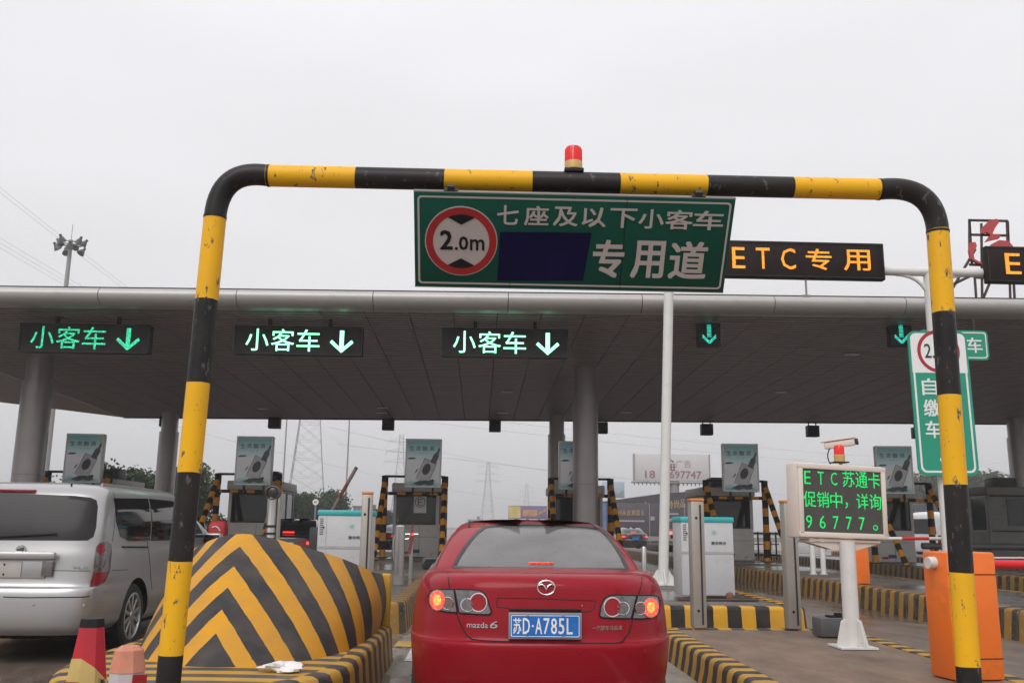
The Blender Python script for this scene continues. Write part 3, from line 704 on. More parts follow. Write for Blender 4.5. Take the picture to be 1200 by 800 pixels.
for px in (529, 815):
    p = P(px, 222, 4.45); loc = sgn.matrix_basis
    M_ = Matrix.Translation(ctr) @ sgn.rotation_euler.to_matrix().to_4x4(); q = M_.inverted() @ Vector((p.x, 4.47, p.z))
    mb = MB(); mb.box(q.x, .03, h/2+.012, .035, .05, .034); mb.box(q.x, .03, h/2+.004, .07, .05, .008); mb.build('hanger', M['dark'], sgn)

# ================================================================== SIGN FRAME (white posts, long arm, amber led boards)
FD = 16.4
fr = thing('sign_gantry', 'tall white tubular frame with two posts and long arm carrying the amber boards', 'gantry', (3.2, FD, HI))
def rel(o, v): return Vector(v)-o.location
pb = P(777, 683, FD); pt = P(784, 300, FD)
pb2 = Vector((P(1107, 610, FD).x+.02, FD, HI)); pt2 = P(1089, 330, FD); d2 = (pt2-pb2).normalized()
za = P(1060, 318, FD).z; AR = .085
mb = MB(); mb.tube([rel(fr, (pb.x, FD, HI)), rel(fr, (pt.x, FD, za))], .088, 20); mb.build('post', M['white'], fr)
mb = MB(); mb.tube([rel(fr, pb2), rel(fr, (pt2.x, FD, za-.05))], .10, 20); mb.build('post', M['white'], fr)
mb = MB(); mb.tube([rel(fr, (pt.x-.1, FD, za)), rel(fr, (17, FD, za-.0))], AR, 16); mb.build('arm', M['white'], fr)
for s in (-1, 1):
    mb = MB(); mb.tube([rel(fr, v) for v in bz((pt2.x, FD, za-.75), (pt2.x, FD, za-.08), (pt2.x+s*.62, FD, za-.06), 8)], .035, 8); mb.build('brace', M['white'], fr)
for b_ in (Vector((pb.x, FD, HI)), pb2):
    q = rel(fr, b_); mb = MB(); mb.box(q.x, 0, .012, .38, .38, .024)
    for a in range(4):
        T = Matrix.Translation(q) @ Matrix.Rotation(a*math.pi/2, 4, 'Z'); mb.prism([(.07, .02), (.23, .02), (.23, .06), (.10, .26), (.07, .26)], -.008, .008, 0, T)
    mb.build('base_plate', M['white'], fr)
def amber(x0, x1, txt_, bx, label):
    zb_, zt_ = za-.23, za+.47; cx = (x0+x1)/2
    t = thing('message_board', label, 'led sign', (cx, FD-.15, zb_), 0, 'amber ETC boards on the sign frame')
    mb = MB(); mb.box(0, .02, (zt_-zb_)/2, x1-x0, .16, zt_-zb_, 0, None, .015); mb.build('cabinet', mat('brown_black_led_cabinet', (.014, .008, .007), .6, var=.25, spec=.15), t)
    mb = MB(); mb.box(0, -.07, .03, x1-x0-.04, .012, .012); mb.box(0, -.07, zt_-zb_-.03, x1-x0-.04, .012, .012); mb.box((x1-x0)/2-.03, -.07, (zt_-zb_)/2, .012, .012, zt_-zb_-.05); mb.box(-(x1-x0)/2+.03, -.07, (zt_-zb_)/2, .012, .012, zt_-zb_-.05)
    mb.build('frame', M['dark'], t)
    mb = MB(); mb.box(.1, .0, -.16, .03, .03, .3); mb.box(.1, 0, -.32, .16, .05, .03); mb.build('lamp_arm', M['grey'], t)
    for c, (a, b) in zip(txt_, bx): char(t, c, (a, .16, b, .56), -.065, E['led_amber'], bold=0 if ord(c) < 200 else .010, th=.01)
def fx(px): return P(px, 307, FD-.15).x
X0, X1 = fx(838), fx(1035); c_ = (X0+X1)/2
amber(X0, X1, 'ETC专用', [(fx(a)-c_, fx(b)-c_) for a, b in ((857, 872), (885, 901), (914, 931), (943, 973), (987, 1018))], 'amber ETC专用 led board just right of the hanging green sign')
X0b = fx(1154); c2_ = X0b+(X1-X0)/2
amber(X0b, X0b+X1-X0, 'ETC专用', [(fx(a)-c_, fx(b)-c_) for a, b in ((860, 878), (891, 907), (918, 934), (946, 974), (988, 1018))], 'amber led board cut off by the right edge of the photo, showing one letter E')

# tall green lane sign on the second post
a, b_, c3, d3 = P(1063, 388, 16.2), P(1132, 388, 16.2), P(1148, 557, 16.2), P(1077, 557, 16.2)
w2 = ((b_-a).length+(c3-d3).length)/2; ctr2 = (a+b_+c3+d3)/4; zz = ((a+b_)/2-(c3+d3)/2); h2 = zz.length; zz.normalize(); xx = (b_-a); xx = (xx-zz*xx.dot(zz)).normalized(); yy = zz.cross(xx)
ts = thing('lane_board', 'tall rounded green sign with red limit disc and 自动缴费车道 behind the right gantry leg', 'road sign', ctr2)
ts.rotation_euler = Matrix((xx, yy, zz)).transposed().to_euler()
mb = MB(); mb.prism(rrect(-w2/2, -h2/2, w2/2, h2/2, .14), 0, .03); mb.build('panel', M['green2'], ts)
mb = MB(); o_ = rrect(-w2/2+.05, -h2/2+.05, w2/2-.05, h2/2-.05, .10); i_ = rrect(-w2/2+.085, -h2/2+.085, w2/2-.085, h2/2-.085, .08); k = len(o_)
mb.add([(p[0], -.003, p[1]) for p in o_+i_], [(i, (i+1) % k, k+(i+1) % k, k+i) for i in range(k)])
zq = h2*.205
up = [p for p in rrect(-w2/2+.04, -h2/2+.04, w2/2-.04, h2/2-.04, .11) if p[1] > zq]
mb.prism([(w2/2-.04, zq)]+up+[(-w2/2+.04, zq)], -.004, -.001); mb.build('white_print', M['pale2'], ts)
r_ = w2*.36; cz_ = (zq+h2/2)/2+.01
mb = MB(); o_ = circle(0, cz_, r_, 40); i_ = circle(0, cz_, r_*.84, 40); mb.add([(p[0], -.007, p[1]) for p in o_+i_], [(i, (i+1) % 40, 40+(i+1) % 40, 40+i) for i in range(40)]); mb.build('red_ring', M['signred'], ts)
mb = MB(); text(mb, '2.0m', -r_*.66, cz_-r_*.32, r_*.70, cz_+r_*.36, -.005, bold=.01, th=.003); mb.build('numerals', M['dark'], ts)
mb = MB(); cw = w2*.26
for i, row in enumerate(('自动', '缴费', '车道')):
    z1_ = zq-.10-i*.385
    for j, c in enumerate(row): x_ = -w2*.33+j*w2*.36; char(ts, c, (x_, z1_-.31, x_+cw, z1_), -.001, M['pale2'], bold=.02, th=.004)
zb_ = -h2/2+.12; mb.prism([(0, zb_), (.14, zb_+.14), (.14, zb_+.2), (.04, zb_+.1), (.04, zb_+.33), (-.04, zb_+.33), (-.04, zb_+.1), (-.14, zb_+.2), (-.14, zb_+.14)], -.004, -.001)
mb.build('arrow', M['pale2'], ts)
mb = MB(); mb.box(0, .07, h2*.3, .5, .05, .06); mb.box(0, .07, -h2*.3, .5, .05, .06); mb.build('clamp', M['grey'], ts)

p0, p1 = P(1077, 386, 20.0), P(1160, 422, 20.0)
t = thing('lane_board', 'small wide green sign ending in 车 hung from the canopy behind the tall green sign', 'road sign', ((p0.x+p1.x)/2, 20.0, (p0.z+p1.z)/2))
wv, hv = (p1.x-p0.x)/2, (p0.z-p1.z)/2
mb = MB(); mb.prism(rrect(-wv, -hv, wv, hv, .1), 0, .03); mb.build('panel', M['green2'], t)
mb = MB(); o_ = rrect(-wv+.04, -hv+.04, wv-.04, hv-.04, .07); i_ = rrect(-wv+.065, -hv+.065, wv-.065, hv-.065, .055); k = len(o_)
mb.add([(p[0], -.003, p[1]) for p in o_+i_], [(i, (i+1) % k, k+(i+1) % k, k+i) for i in range(k)]); mb.build('border', M['pale2'], t)
for i, c in enumerate('小客车'): char(t, c, (-wv+.12+i*.47, -hv+.16, -wv+.12+i*.47+.36, hv-.16), -.001, M['pale2'], bold=.02, th=.004)
for s in (-.5, .5):
    mb = MB(); mb.box(s, .05, hv+.1, .06, .05, .35); mb.build('hanger', M['dark'], t)

# ================================================================== SMALL THINGS ON THE NEAR RIGHT ISLAND
# message board ETC苏通卡
BD = 9.05
bx_ = P(996, 700, BD).x
t = thing('message_board', 'cream framed led board with green text ETC苏通卡 on a white post', 'led sign', (bx_, BD, NH))
mb = MB(); mb.lathe([(.075, .0), (.075, .98)], n=28); mb.build('post', M['white'], t)
mb = MB()
for a in range(4):
    T = Matrix.Rotation(a*math.pi/2+.35, 4, 'Z'); mb.prism([(.06, 0), (.185, 0), (.185, .03), (.12, .24), (.06, .27)], -.007, .007, 0, T)
mb.box(0, 0, .008, .36, .34, .016); mb.build('base_fin', M['white'], t)
bw, bh = 1.0, .72
bt = Matrix.Translation((-.03, 0, 1.005)) @ Matrix.Rotation(math.radians(14), 4, 'Z') @ Matrix.Rotation(math.radians(1.2), 4, 'Y')
mb = MB(); mb.box(0, .09, bh/2, bw, .20, bh, 0, bt, .02); mb.build('cabinet', M['cream'], t)
mb = MB()
for a in ((0, .035, bw, .05), (0, bh-.032, bw, .05)): mb.box(a[0], -.018, a[1], a[2], .02, a[3], 0, bt, .005)
for s in (-1, 1): mb.box(s*(bw/2-.03), -.018, bh/2, .05, .02, bh-.08, 0, bt, .005)
mb.build('bezel', M['cream'], t)
mb = MB(); mb.box(0, -.012, bh/2, bw-.08, .008, bh-.1, 0, bt); mb.build('screen', mat('led_screen', (.062, .056, .05), .35, var=.1, vs=5), t)
zr_ = [(bh*.70, bh*.90), (bh*.41, bh*.62), (bh*.13, bh*.30)]
X = lambda i: -bw/2+.060+i*.148
def led(c, *a, **k):
    mb = MB(); text(mb, c, *a, **k); mb.build('character', E['led_green'], t)
for i, c in enumerate('ETC'): led(c, X(i)+.015, zr_[0][0]+.01, X(i)+.085, zr_[0][1]-.01, -.017, bold=-.008, th=.002, T=bt)
for i, c in enumerate('苏通卡'): led(c, X(3+i)-.0, zr_[0][0], X(3+i)+.135, zr_[0][1]+.01, -.017, bold=0, th=.002, T=bt)
for i, c in enumerate('促销中'): led(c, X(i)-.0, zr_[1][0], X(i)+.135, zr_[1][1], -.017, bold=0, th=.002, T=bt)
led('，', X(3)+.02, zr_[1][0]+.0, X(3)+.05, zr_[1][0]+.06, -.017, bold=.0, th=.002, T=bt)
for i, c in enumerate('详询'): led(c, X(4+i), zr_[1][0], X(4+i)+.135, zr_[1][1], -.017, bold=0, th=.002, T=bt)
for i, c in enumerate('96777'): led(c, X(i)+.02, zr_[2][0], X(i)+.085, zr_[2][1], -.017, bold=-.006, th=.002, T=bt)
led('。', X(5)+.03, zr_[2][0], X(5)+.085, zr_[2][0]+.055, -.017, bold=0, th=.002, T=bt)
mb = MB(); mb.box(.02, .09, -.015, .80, .18, .022, 0, bt); mb.prism([(-.42, -.03), (-.12, -.10), (.16, -.10), (.44, -.03)], .02, .03, 0, bt); mb.prism([(-.42, -.03), (-.12, -.10), (.16, -.10), (.44, -.03)], .13, .14, 0, bt); mb.build('bracket', M['cream'], t)
# lamp and camera on top of it
bp0 = P(984, 541, BD+.08)
t = thing('beacon', 'small red beacon with amber base on top of the green text board', 'beacon', (bp0.x, BD+.08, bp0.z-.01))
mb = MB(); mb.lathe([(.052, .01), (.054, .075), (.05, .08)], n=20); mb.build('base', M['beaconb'], t)
mb = MB(); mb.lathe([(.05, .08), (.05, .15), (.042, .175), (.02, .18)], n=20); mb.build('lens', M['beacon'], t)
mb = MB(); mb.box(0, 0, .005, .15, .12, .012); mb.build('foot_plate', M['black'], t)
cp = P(984, 520, BD+.25)
t = thing('security_camera', 'white box camera on a short arm behind the red beacon of the text board', 'camera', (cp.x, BD+.25, cp.z))
T = Matrix.Rotation(math.radians(-8), 4, 'Y') @ Matrix.Rotation(math.radians(-25), 4, 'Z')
mb = MB(); mb.box(0, 0, 0, .30, .11, .07, 0, T, .015); mb.box(-.01, 0, .045, .34, .13, .014, 0, T, .004); mb.build('housing', M['cream'], t)
mb = MB(); mb.box(.165, 0, 0, .03, .10, .062, 0, T, .006); mb.build('lens_hood', M['dark'], t)
mb = MB(); mb.tube([(0, 0, -.03), (0, 0, -.22)], .018, 8); mb.build('arm', M['grey'], t)
mb = MB(); mb.tube(bz((-.1, 0, -.04), (-.17, 0, -.14), (-.08, 0, -.24), 10), .006, 5); mb.build('cable', M['black'], t)

# grey junction box on the slab
p = P(972, 749, 9.95); t = thing('junction_box', 'small grey metal box on the island slab left of the white board post', 'box', (p.x, 9.95, NH), .1)
mb = MB(); mb.box(0, 0, .10, .27, .22, .19, 0, None, .012); mb.build('body', mat('galvanised_grey', (.13, .13, .135), .5, .4, dirt=.3), t)
mb = MB(); mb.box(.06, 0, .205, .14, .12, .02, 0, None, .006); mb.box(.10, -.02, .225, .06, .06, .03); mb.build('lid', M['black'], t)

# orange barrier machine and its arm
OD = 7.1
t = thing('barrier_machine', 'bright orange barrier machine behind the right gantry leg with a red and white arm', 'barrier', (P(1139, 700, OD).x, OD+.16, NH), math.radians(9))
mb = MB(); mb.box(0, 0, .4675, .42, .30, .935, 0, None, .018); mb.build('body', M['orange'], t)
mb = MB(); mb.box(0, -.151, .77, .41, .006, .006); mb.box(0, -.151, .155, .41, .006, .006); mb.box(-.055, -.151, .46, .004, .006, .60); mb.box(-.13, -.151, .66, .15, .006, .005); mb.build('door_seam', M['black'], t)
mb = MB(); mb.box(-.11, -.154, .72, .055, .008, .06); mb.build('name_plate', M['grey'], t)
mb = MB(); mb.lathe([(.010, -.16), (.010, -.148)], (-.12, 0, .60), 'Y', 10); mb.lathe([(.008, -.16), (.008, -.148)], (-.13, 0, .85), 'Y', 10); mb.build('lock', M['steel'], t)
mb = MB(); mb.lathe([(.045, -.27), (.047, -.20), (.03, -.19)], (0, -.0, .85), 'X', 16); mb.build('arm_stub', M['white'], t)
RW = stripes('barrier_arm_bands', 1.1, c1=(.62, .02, .03), c2=(.66, .64, .62), wear=.1, dust=.1, duty=.8)
mb = MB(); mb.tube([(.20, .05, .84), (3.2, .35, .81)], .035, 14, 0, True, 0); mb.build('arm', RW, t)
mb = MB(); mb.box(1.7, .19, .885, 2.9, .02, .012, 0, Matrix.Rotation(math.radians(5.5), 4, 'Z')); mb.build('arm_edge', M['white'], t)

# square grey posts with orange caps
def cap_post(px, ptop, D, zb, label, wd=.15):
    p = P(px, ptop, D); t = thing('guide_post', label, 'post', (p.x, D, zb), .06, 'square grey posts with orange caps')
    h = p.z-zb
    mb = MB(); mb.box(0, 0, h/2, wd, wd, h-.02, 0, None, .012); mb.build('shaft', M['postm'], t)
    mb = MB(); mb.box(wd*.18, -wd/2-.001, h/2, .018, .01, h-.1); mb.build('slot', M['dark'], t)
    mb = MB(); mb.box(0, 0, h+.005, wd+.01, wd+.01, .03, 0, None, .008); mb.build('cap', M['ocap'], t)
    mb = MB(); mb.lathe([(.014, -wd/2-.006), (.014, -wd/2+.01)], (-.02, 0, h*.14), 'Y', 10); mb.lathe([(.014, -wd/2-.006), (.014, -wd/2+.01)], (-.02, 0, h*.86), 'Y', 10); mb.build('bolt', M['black'], t)
cap_post(815, 586, 10.6, NH, 'grey post with orange cap standing in front of the right white cabinet')
cap_post(923, 588, 10.6, NH, 'grey post with orange cap left of the green text message board')
cap_post(431, 578, 10.9, 0, 'grey post with orange cap at the right side of the left white cabinet', .12)
cap_post(324, 576, 10.9, 0, 'grey post behind the round lamp disc, above the chevron block', .12)
# round lamp disc on a post
p = P(319, 577, 10.6); t = thing('signal_lamp', 'dark round lamp disc on a ringed grey post above the chevron block', 'lamp', (P(318, 600, 10.6).x, 10.6, 0))
mb = MB(); mb.lathe([(.055, 0), (.055, 1.28), (.05, 1.3), (.05, p.z-.05)], n=18); mb.build('post', M['steel'], t)
mb = MB()
for z in (1.33-.1, 1.33-.16, 1.33-.02): mb.lathe([(.066, z-.012), (.066, z+.012)], n=16)
mb.build('band', M['dark'], t)
mb = MB(); mb.lathe([(.06, .08), (.078, .06), (.08, -.06), (.066, -.065), (.066, -.035)], (.01, 0, p.z), 'Y', 24); mb.build('housing', M['plastic'], t)
mb = MB(); mb.lathe([(.064, -.045), (.05, -.052), (.0, -.055)], (.01, 0, p.z), 'Y', 24); mb.build('lens', mat('dark_lamp_lens', (.03, .022, .02), .2), t)

# white equipment cabinets with teal lids
CABW = mat('cabinet_white', (.47, .475, .49), .42, var=.05, dirt=.35, dcol=(.33, .32, .30))
def cabinet(cx, D, ztop, label, group='white equipment cabinets with teal lids'):
    t = thing('equipment_cabinet', label, 'cabinet', (cx, D, HI), .02, group); h = ztop-HI
    mb = MB(); mb.box(0, .25, h/2, .76, .55, h-.06, 0, None, .012); mb.build('body', CABW, t)
    mb = MB(); mb.box(0, .25, h-.03, .79, .58, .08, 0, None, .02); mb.build('lid', M['teal'], t)
    mb = MB(); mb.box(0, -.027, h*.56, .76, .008, .035); mb.box(-.26, -.027, h*.5, .005, .006, h-.14); mb.build('seam', mat('cabinet_seam', (.36, .35, .34), .5), t)
    mb = MB()
    for i in range(8): mb.box(-.33, -.028, h*.72+i*.03, .05, .008, .008)
    mb.lathe([(.013, -.036), (.013, -.02)], (-.30, 0, h*.80), 'Y', 8); mb.build('vent_slots', M['dark'], t)
    mb = MB(); text(mb, '清华同方', .05, h*.66, .27, h*.66+.045, -.027, bold=.01, th=.003); mb.build('lettering', M['dark'], t)
    mb = MB()
    for i in range(8):
        q = i*math.pi/4; T = Matrix.Translation((.10, -.0285, h*.815)) @ Matrix.Rotation(q, 4, 'Y'); mb.prism([(0, 0), (.008, .012), (0, .045), (-.008, .012)], -.001, .001, 0, T)
    mb.build('emblem', mat('pale_green_print', (.30, .55, .45), .5), t)
    return t
cabinet(P(829, 650, 13.5).x, 13.5, 1.50, 'white cabinet with teal lid on the right island in front of the lone pole')
cabinet(P(403, 650, 13.4).x, 13.4, 1.53, 'white cabinet with teal lid behind the chevron block')
mb = MB(); mb.box(0, 0, 0, 1.1, .16, .012); o = mb.build('drain_cover', M['brown']); o.location = (3.3, 13.0, HI+.01); tag(o, 'rusty brown strip on the paving at the foot of the right white cabinet', 'cover')
mb = MB(); mb.lathe([(.0, .0), (.055, .005), (.06, .06), (.04, .09), (.0, .10)], n=10); o = mb.build('rusty_fitting', mat('rust', (.16, .06, .04), .8, var=.4, vs=30)); p = P(855, 697, 13.2); o.location = (p.x, 13.2, HI); tag(o, 'small rusty lump at the right foot of the right white cabinet', 'fitting')

# stainless bollards
def bollard(px, pyb, ptop, D, r, label, zb=HI):
    x = P(px, pyb, D).x; h = P(px, ptop, D).z-zb
    t = thing('bollard', label, 'bollard', (x, D, zb)); mb = MB(); mb.lathe([(r, 0), (r, h-.02), (r*.8, h)], n=20); mb.build('tube', M['steel'], t)
    mb = MB(); mb.lathe([(r*1.12, h*.0), (r*1.12, h*.16)], n=20); mb.build('sleeve', M['grey'], t); return t
bollard(467, 683, 615, 15.7, .082, 'thick stainless bollard on the left island paving, left of the thin one')
b1 = bollard(755, 672, 640, 17.5, .045, 'short stainless bollard right of the red car, left of the tall white pole')
t = thing('turnstile_post', 'thin stainless post with a dark red tilted flag and side arms on the left island', 'post', (P(481, 672, 17.4).x, 17.4, HI))
mb = MB(); mb.lathe([(.036, 0), (.036, .82)], n=14); mb.build('post', M['steel'], t)
mb = MB(); mb.prism([(-.06, .45), (.0, .95), (.03, 1.02), (.04, .70), (-.01, .45)], -.045, -.03); mb.build('flag', mat('dull_red_plate', (.16, .03, .035), .5), t)
mb = MB(); mb.tube([(-.30, 0, .80), (.12, 0, .80)], .02, 8); mb.tube([(-.30, 0, .68), (-.05, 0, .72)], .018, 8); mb.tube(bz((-.30, 0, .8), (-.36, 0, .6), (-.30, 0, .3), 6), .015, 8); mb.build('arm', M['steel'], t)
mb = MB(); mb.lathe([(.022, -.06), (.018, -.045)], (.02, 0, .80), 'Y', 10); mb.build('red_light', E['tail2'], t)

# traffic cone and rubber marker bottom left
p = P(113, 724, 5.5); t = thing('traffic_cone', 'red traffic cone with yellow bands and black tip, lower left beside the silver van', 'cone', (p.x-.02, 5.5, 0), .35)
h = p.z
def pyr(mb, z0, z1, top_w=.062, bot_w=.175, mi=0, grow=0, cut=None):
    f = lambda z: (bot_w+(top_w-bot_w)*z/h)+grow; n = 4
    vs = []
    for z in (z0, z1):
        for q in range(8):
            a = math.pi/4*q+math.pi/8; vs.append((f(z)*math.cos(a)*1.0, f(z)*math.sin(a), z))
    mb.add(vs, [(i, (i+1) % 8, 8+(i+1) % 8, 8+i) for i in range(8)]+[tuple(range(8)), tuple(range(15, 7, -1))], mi)
mb = MB(); pyr(mb, .03, h-.03); mb.build('body', mat('cone_red', (.42, .012, .025), .45, var=.2, dirt=.2), t, 20)
mb = MB(); pyr(mb, h-.045, h, grow=.003); mb.build('tip', M['black'], t, 20)
conyel = mat('cone_reflective_band', (.50, .36, .12), .4, var=.15, dirt=.35)
for zc in (h-.42, h-.66):
    mb = MB(); f = lambda z: (.175+(.062-.175)*z/h)+.003; vs = []
    for q in range(9):
        a = math.pi/4*q+math.pi/8; off = .10*math.cos(a+2.3)
        for z in (zc+off, zc+off+.12): vs.append((f(z)*math.cos(a), f(z)*math.sin(a), z))
    mb.add(vs, [(2*i, 2*i+2, 2*i+3, 2*i+1) for i in range(8)]); mb.build('band', conyel, t, 20)
mb = MB(); mb.box(0, 0, .02, .42, .42, .04, 0, None, .01); mb.build('foot', M['rubber'], t)
mb = MB(); text(mb, '大路', .055, .30, .10, .50, -.158, bold=.03, th=.004); mb.build('marking', M['black'], t)
p = P(152, 756, 5.05); t = thing('marker_post', 'short white marker with faded orange top and red patch between the cone and gantry leg', 'marker', (p.x, 5.05, 0), .25)
h = p.z
def oct_(mb, z0, z1, w0, w1):
    vs = []
    for z, w_ in ((z0, w0), (z1, w1)):
        for q in range(8): a = math.pi/4*q+math.pi/8; vs.append((w_*math.cos(a), w_*math.sin(a), z))
    mb.add(vs, [(i, (i+1) % 8, 8+(i+1) % 8, 8+i) for i in range(8)]+[tuple(range(8)), tuple(range(15, 7, -1))])
mb = MB(); oct_(mb, h-.125, h-.02, .092, .072); oct_(mb, h-.02, h, .072, .045); mb.build('top', mat('faded_orange_plastic', (.52, .20, .13), .6, var=.25, dirt=.3, dcol=(.25, .12, .08)), t, 20)
mb = MB(); oct_(mb, .03, h-.125, .105, .088); mb.build('body', mat('dirty_white_plastic', (.46, .43, .43), .6, var=.15, dirt=.5, dcol=(.2, .17, .16)), t, 20)
mb = MB(); mb.add([(.035, -.094, h-.13), (.100, -.036, h-.14), (.101, -.037, h-.24), (.035, -.097, h-.215)], [(0, 1, 2, 3)]); mb.build('red_patch', M['signred'], t, 20)
mb = MB(); text(mb, '共', -.075, h-.30, -.02, h-.235, -.097, bold=.02, th=.002); mb.build('marking', M['signred'], t)
mb = MB(); mb.lathe([(.20, 0), (.19, .03), (.11, .035)], n=24); mb.build('foot', M['rubber'], t)

# ================================================================== VEHICLES
def stack(levels, Lr, nr, Lf, nf, steps=5, nq=14, ns=16, cap_top=None, bend=None):
    """closed car shell: levels (z, half width, rear y, front y) swept as rounded plans"""
    lv = [Vector(l) for l in levels] if False else levels
    def cr1(p0, p1, p2, p3, f): return .5*((2*p1)+(p2-p0)*f+(2*p0-5*p1+4*p2-p3)*f*f+(3*p1-p0-3*p2+p3)*f**3)
    rows = []
    for a in range(len(lv)-1):
        for s in range(steps):
            f = s/steps; q = [lv[max(a-1, 0)], lv[a], lv[a+1], lv[min(a+2, len(lv)-1)]]
            rows.append([cr1(*[q[k][i] for k in range(4)], f) for i in range(4)])
    rows.append(list(lv[-1]))
    def ring(w, yr, yf):
        r = []
        for i in range(nq+1):
            a = math.pi/2*i/nq; r.append((w*math.sin(a)**(2/nr), yr+Lr*(1-max(0, math.cos(a))**(2/nr))))
        y0, y1 = yr+Lr, yf-Lf
        for i in range(1, ns): r.append((w, y0+(y1-y0)*i/ns))
        for i in range(nq+1):
            a = math.pi/2*(1-i/nq); r.append((w*math.sin(a)**(2/nf), yf-Lf*(1-max(0, math.cos(a))**(2/nf))))
        return r+[(-x, y) for x, y in r[-2:0:-1]]
    vs = []; 
    for z, w, yr, yf in rows:
        for x, y in ring(w, yr, yf): vs.append([x, y, z])
    n = len(ring(1, 0, 5)); fs = []
    R = len(rows)
    if cap_top:
        z, w, yr, yf = rows[-1]
        for sc, dy, dz in cap_top:
            for x, y in ring(w*sc, yr+dy, yf-dy): vs.append([x, y, z+dz])
            R += 1
    for a in range(R-1):
        for i in range(n): fs.append((a*n+i, a*n+(i+1) % n, (a+1)*n+(i+1) % n, (a+1)*n+i))
    fs.append(tuple(range(n-1, -1, -1))); fs.append(tuple((R-1)*n+i for i in range(n)))
    if bend:
        for v in vs: bend(v)
    return vs, fs
class Skin:
    def __init__(s, *shells):
        V = []; Fs = []
        for vs, fs in shells:
            o = len(V); V += [Vector(v) for v in vs]; Fs += [[o+i for i in f] for f in fs]
        s.b = BVHTree.FromPolygons(V, Fs)
    def hit(s, p, d):
        r = s.b.ray_cast(Vector(p), Vector(d)); return r[0], r[1]
def patch(mb, skin, poly, view='rear', off=.004, th=.012, mi=0, grid=.05, far=-3):
    """a panel with the given outline lying on the skin; view rear: poly in x,z; left/right: poly in y,z"""
    ax = [Vector(p) for p in poly]; n = len(ax)
    pts = []; edges = []
    for i in range(n):
        a, b = ax[i], ax[(i+1) % n]; k = max(1, int((b-a).length/grid))
        for j in range(k): pts.append(a.lerp(b, j/k))
    nb = len(pts); edges = [(i, (i+1) % nb) for i in range(nb)]
    x0, x1 = min(p.x for p in ax), max(p.x for p in ax); z0, z1 = min(p.y for p in ax), max(p.y for p in ax)
    inner = []; k = int((x1-x0)/grid); m = int((z1-z0)/grid)
    for i in range(1, k+1):
        for j in range(1, m+1):
            q = Vector((x0+(x1-x0)*i/(k+1), z0+(z1-z0)*j/(m+1))); c = False
            for t in range(nb):
                a, b = pts[t], pts[(t+1) % nb]
                if (a.y > q.y) != (b.y > q.y) and q.x < (b.x-a.x)*(q.y-a.y)/(b.y-a.y)+a.x: c = not c
            if c and min((q-p).length for p in pts) > grid*.4: inner.append(q)
    V, _, Fc_, _, _, _ = geometry.delaunay_2d_cdt(pts+inner, edges, [], 1, 1e-6)
    obl = isinstance(view, Vector)
    d = view if obl else {'rear': Vector((0, 1, 0)), 'right': Vector((-1, 0, 0)), 'left': Vector((1, 0, 0)), 'top': Vector((0, 0, -1))}[view]
    uu = Vector((d.y, -d.x, 0)) if obl else None
    out = []
    last = None
    for p in V:
        o = (uu*p.x-d*6+Vector((0, 0, p.y))) if obl else {'rear': (p.x, -3, p.y), 'right': (4, p.x, p.y), 'left': (-4, p.x, p.y), 'top': (p.x, p.y, 5)}[view]
        h, nn = skin.hit(o, d)
        if h is None: h = last if last is not None else Vector(o)+d*3
        last = h; out.append(h)
    nv = len(out)
    vs = [h-d*off for h in out]+[h+d*(th-off) for h in out]
    fs = [tuple(f) for f in Fc_]+[tuple(nv+i for i in reversed(f)) for f in Fc_]
    bd = {}
    for f in Fc_:
        for i in range(len(f)):
            e = (f[i], f[(i+1) % len(f)]); bd[e] = 1
    for (a, b) in bd:
        if (b, a) not in bd: fs.append((a, b, nv+b, nv+a))
    mb.add(vs, fs, mi)
def seam(mb, skin, pts, r=.0035, view='rear', off=0, mi=0, step=.03):
    d = {'rear': Vector((0, 1, 0)), 'right': Vector((-1, 0, 0)), 'top': Vector((0, 0, -1))}[view]; run = []
    for a, b in zip(pts[:-1], pts[1:]):
        a, b = Vector(a), Vector(b); k = max(1, int((b-a).length/step))
        for j in range(k+1):
            p = a.lerp(b, j/k); o = {'rear': (p.x, -3, p.y), 'right': (4, p.x, p.y), 'top': (p.x, p.y, 5)}[view]
            h, _ = skin.hit(o, d)
            if h is not None and (not run or (h-run[-1]).length > .002): run.append(h-d*off)
    if len(run) > 1: mb.tube(run, r, 6, mi)
def wheel(par, x, y, r=.32, wd=.21, spokes=10, out=1, rimr=None, mat_rim=None):
    rimr = rimr or r*.66
    mb = MB(); s = out
    mb.lathe([(rimr*.98, -wd/2), (r*.90, -wd/2), (r*.985, -wd*.38), (r, -wd*.2), (r, wd*.2), (r*.985, wd*.38), (r*.90, wd/2), (rimr*.98, wd/2)], (x, y, r), 'X', 40, cap=False)
    t = mb.build('tyre', M['rubber'], par)
    mb = MB(); f = x+s*wd/2
    mb.lathe([(rimr, s*(-.10)), (rimr, s*.0), (rimr*.93, s*.004), (rimr*.90, -s*.015), (rimr*.9, -s*.10)], (f, y, r), 'X', 36, cap=False)
    for k in range(spokes):
        a = 2*math.pi*k/spokes; T = Matrix.Translation((f-s*.018, y, r)) @ Matrix.Rotation(a, 4, 'X')
        mb.box(0, 0, rimr*.52, .025, rimr*.15, rimr*.84, 0, T, .006)
    mb.lathe([(rimr*.22, 0), (rimr*.20, s*.014), (0.001, s*.016)], (f-s*.012, y, r), 'X', 20)
    mb.build('rim', mat_rim or M['chrome_rim'], t)
    mb = MB(); mb.lathe([(rimr*.85, 0), (rimr*.85, -s*.01)], (f-s*.07, y, r), 'X', 24); mb.build('brake_disc', M['plastic'], t)
M['chrome_rim'] = mat('alloy_rim', (.42, .41, .40), .28, .7, var=.05)
M['well'] = mat('wheel_well', (.006, .006, .006), .9, var=0)
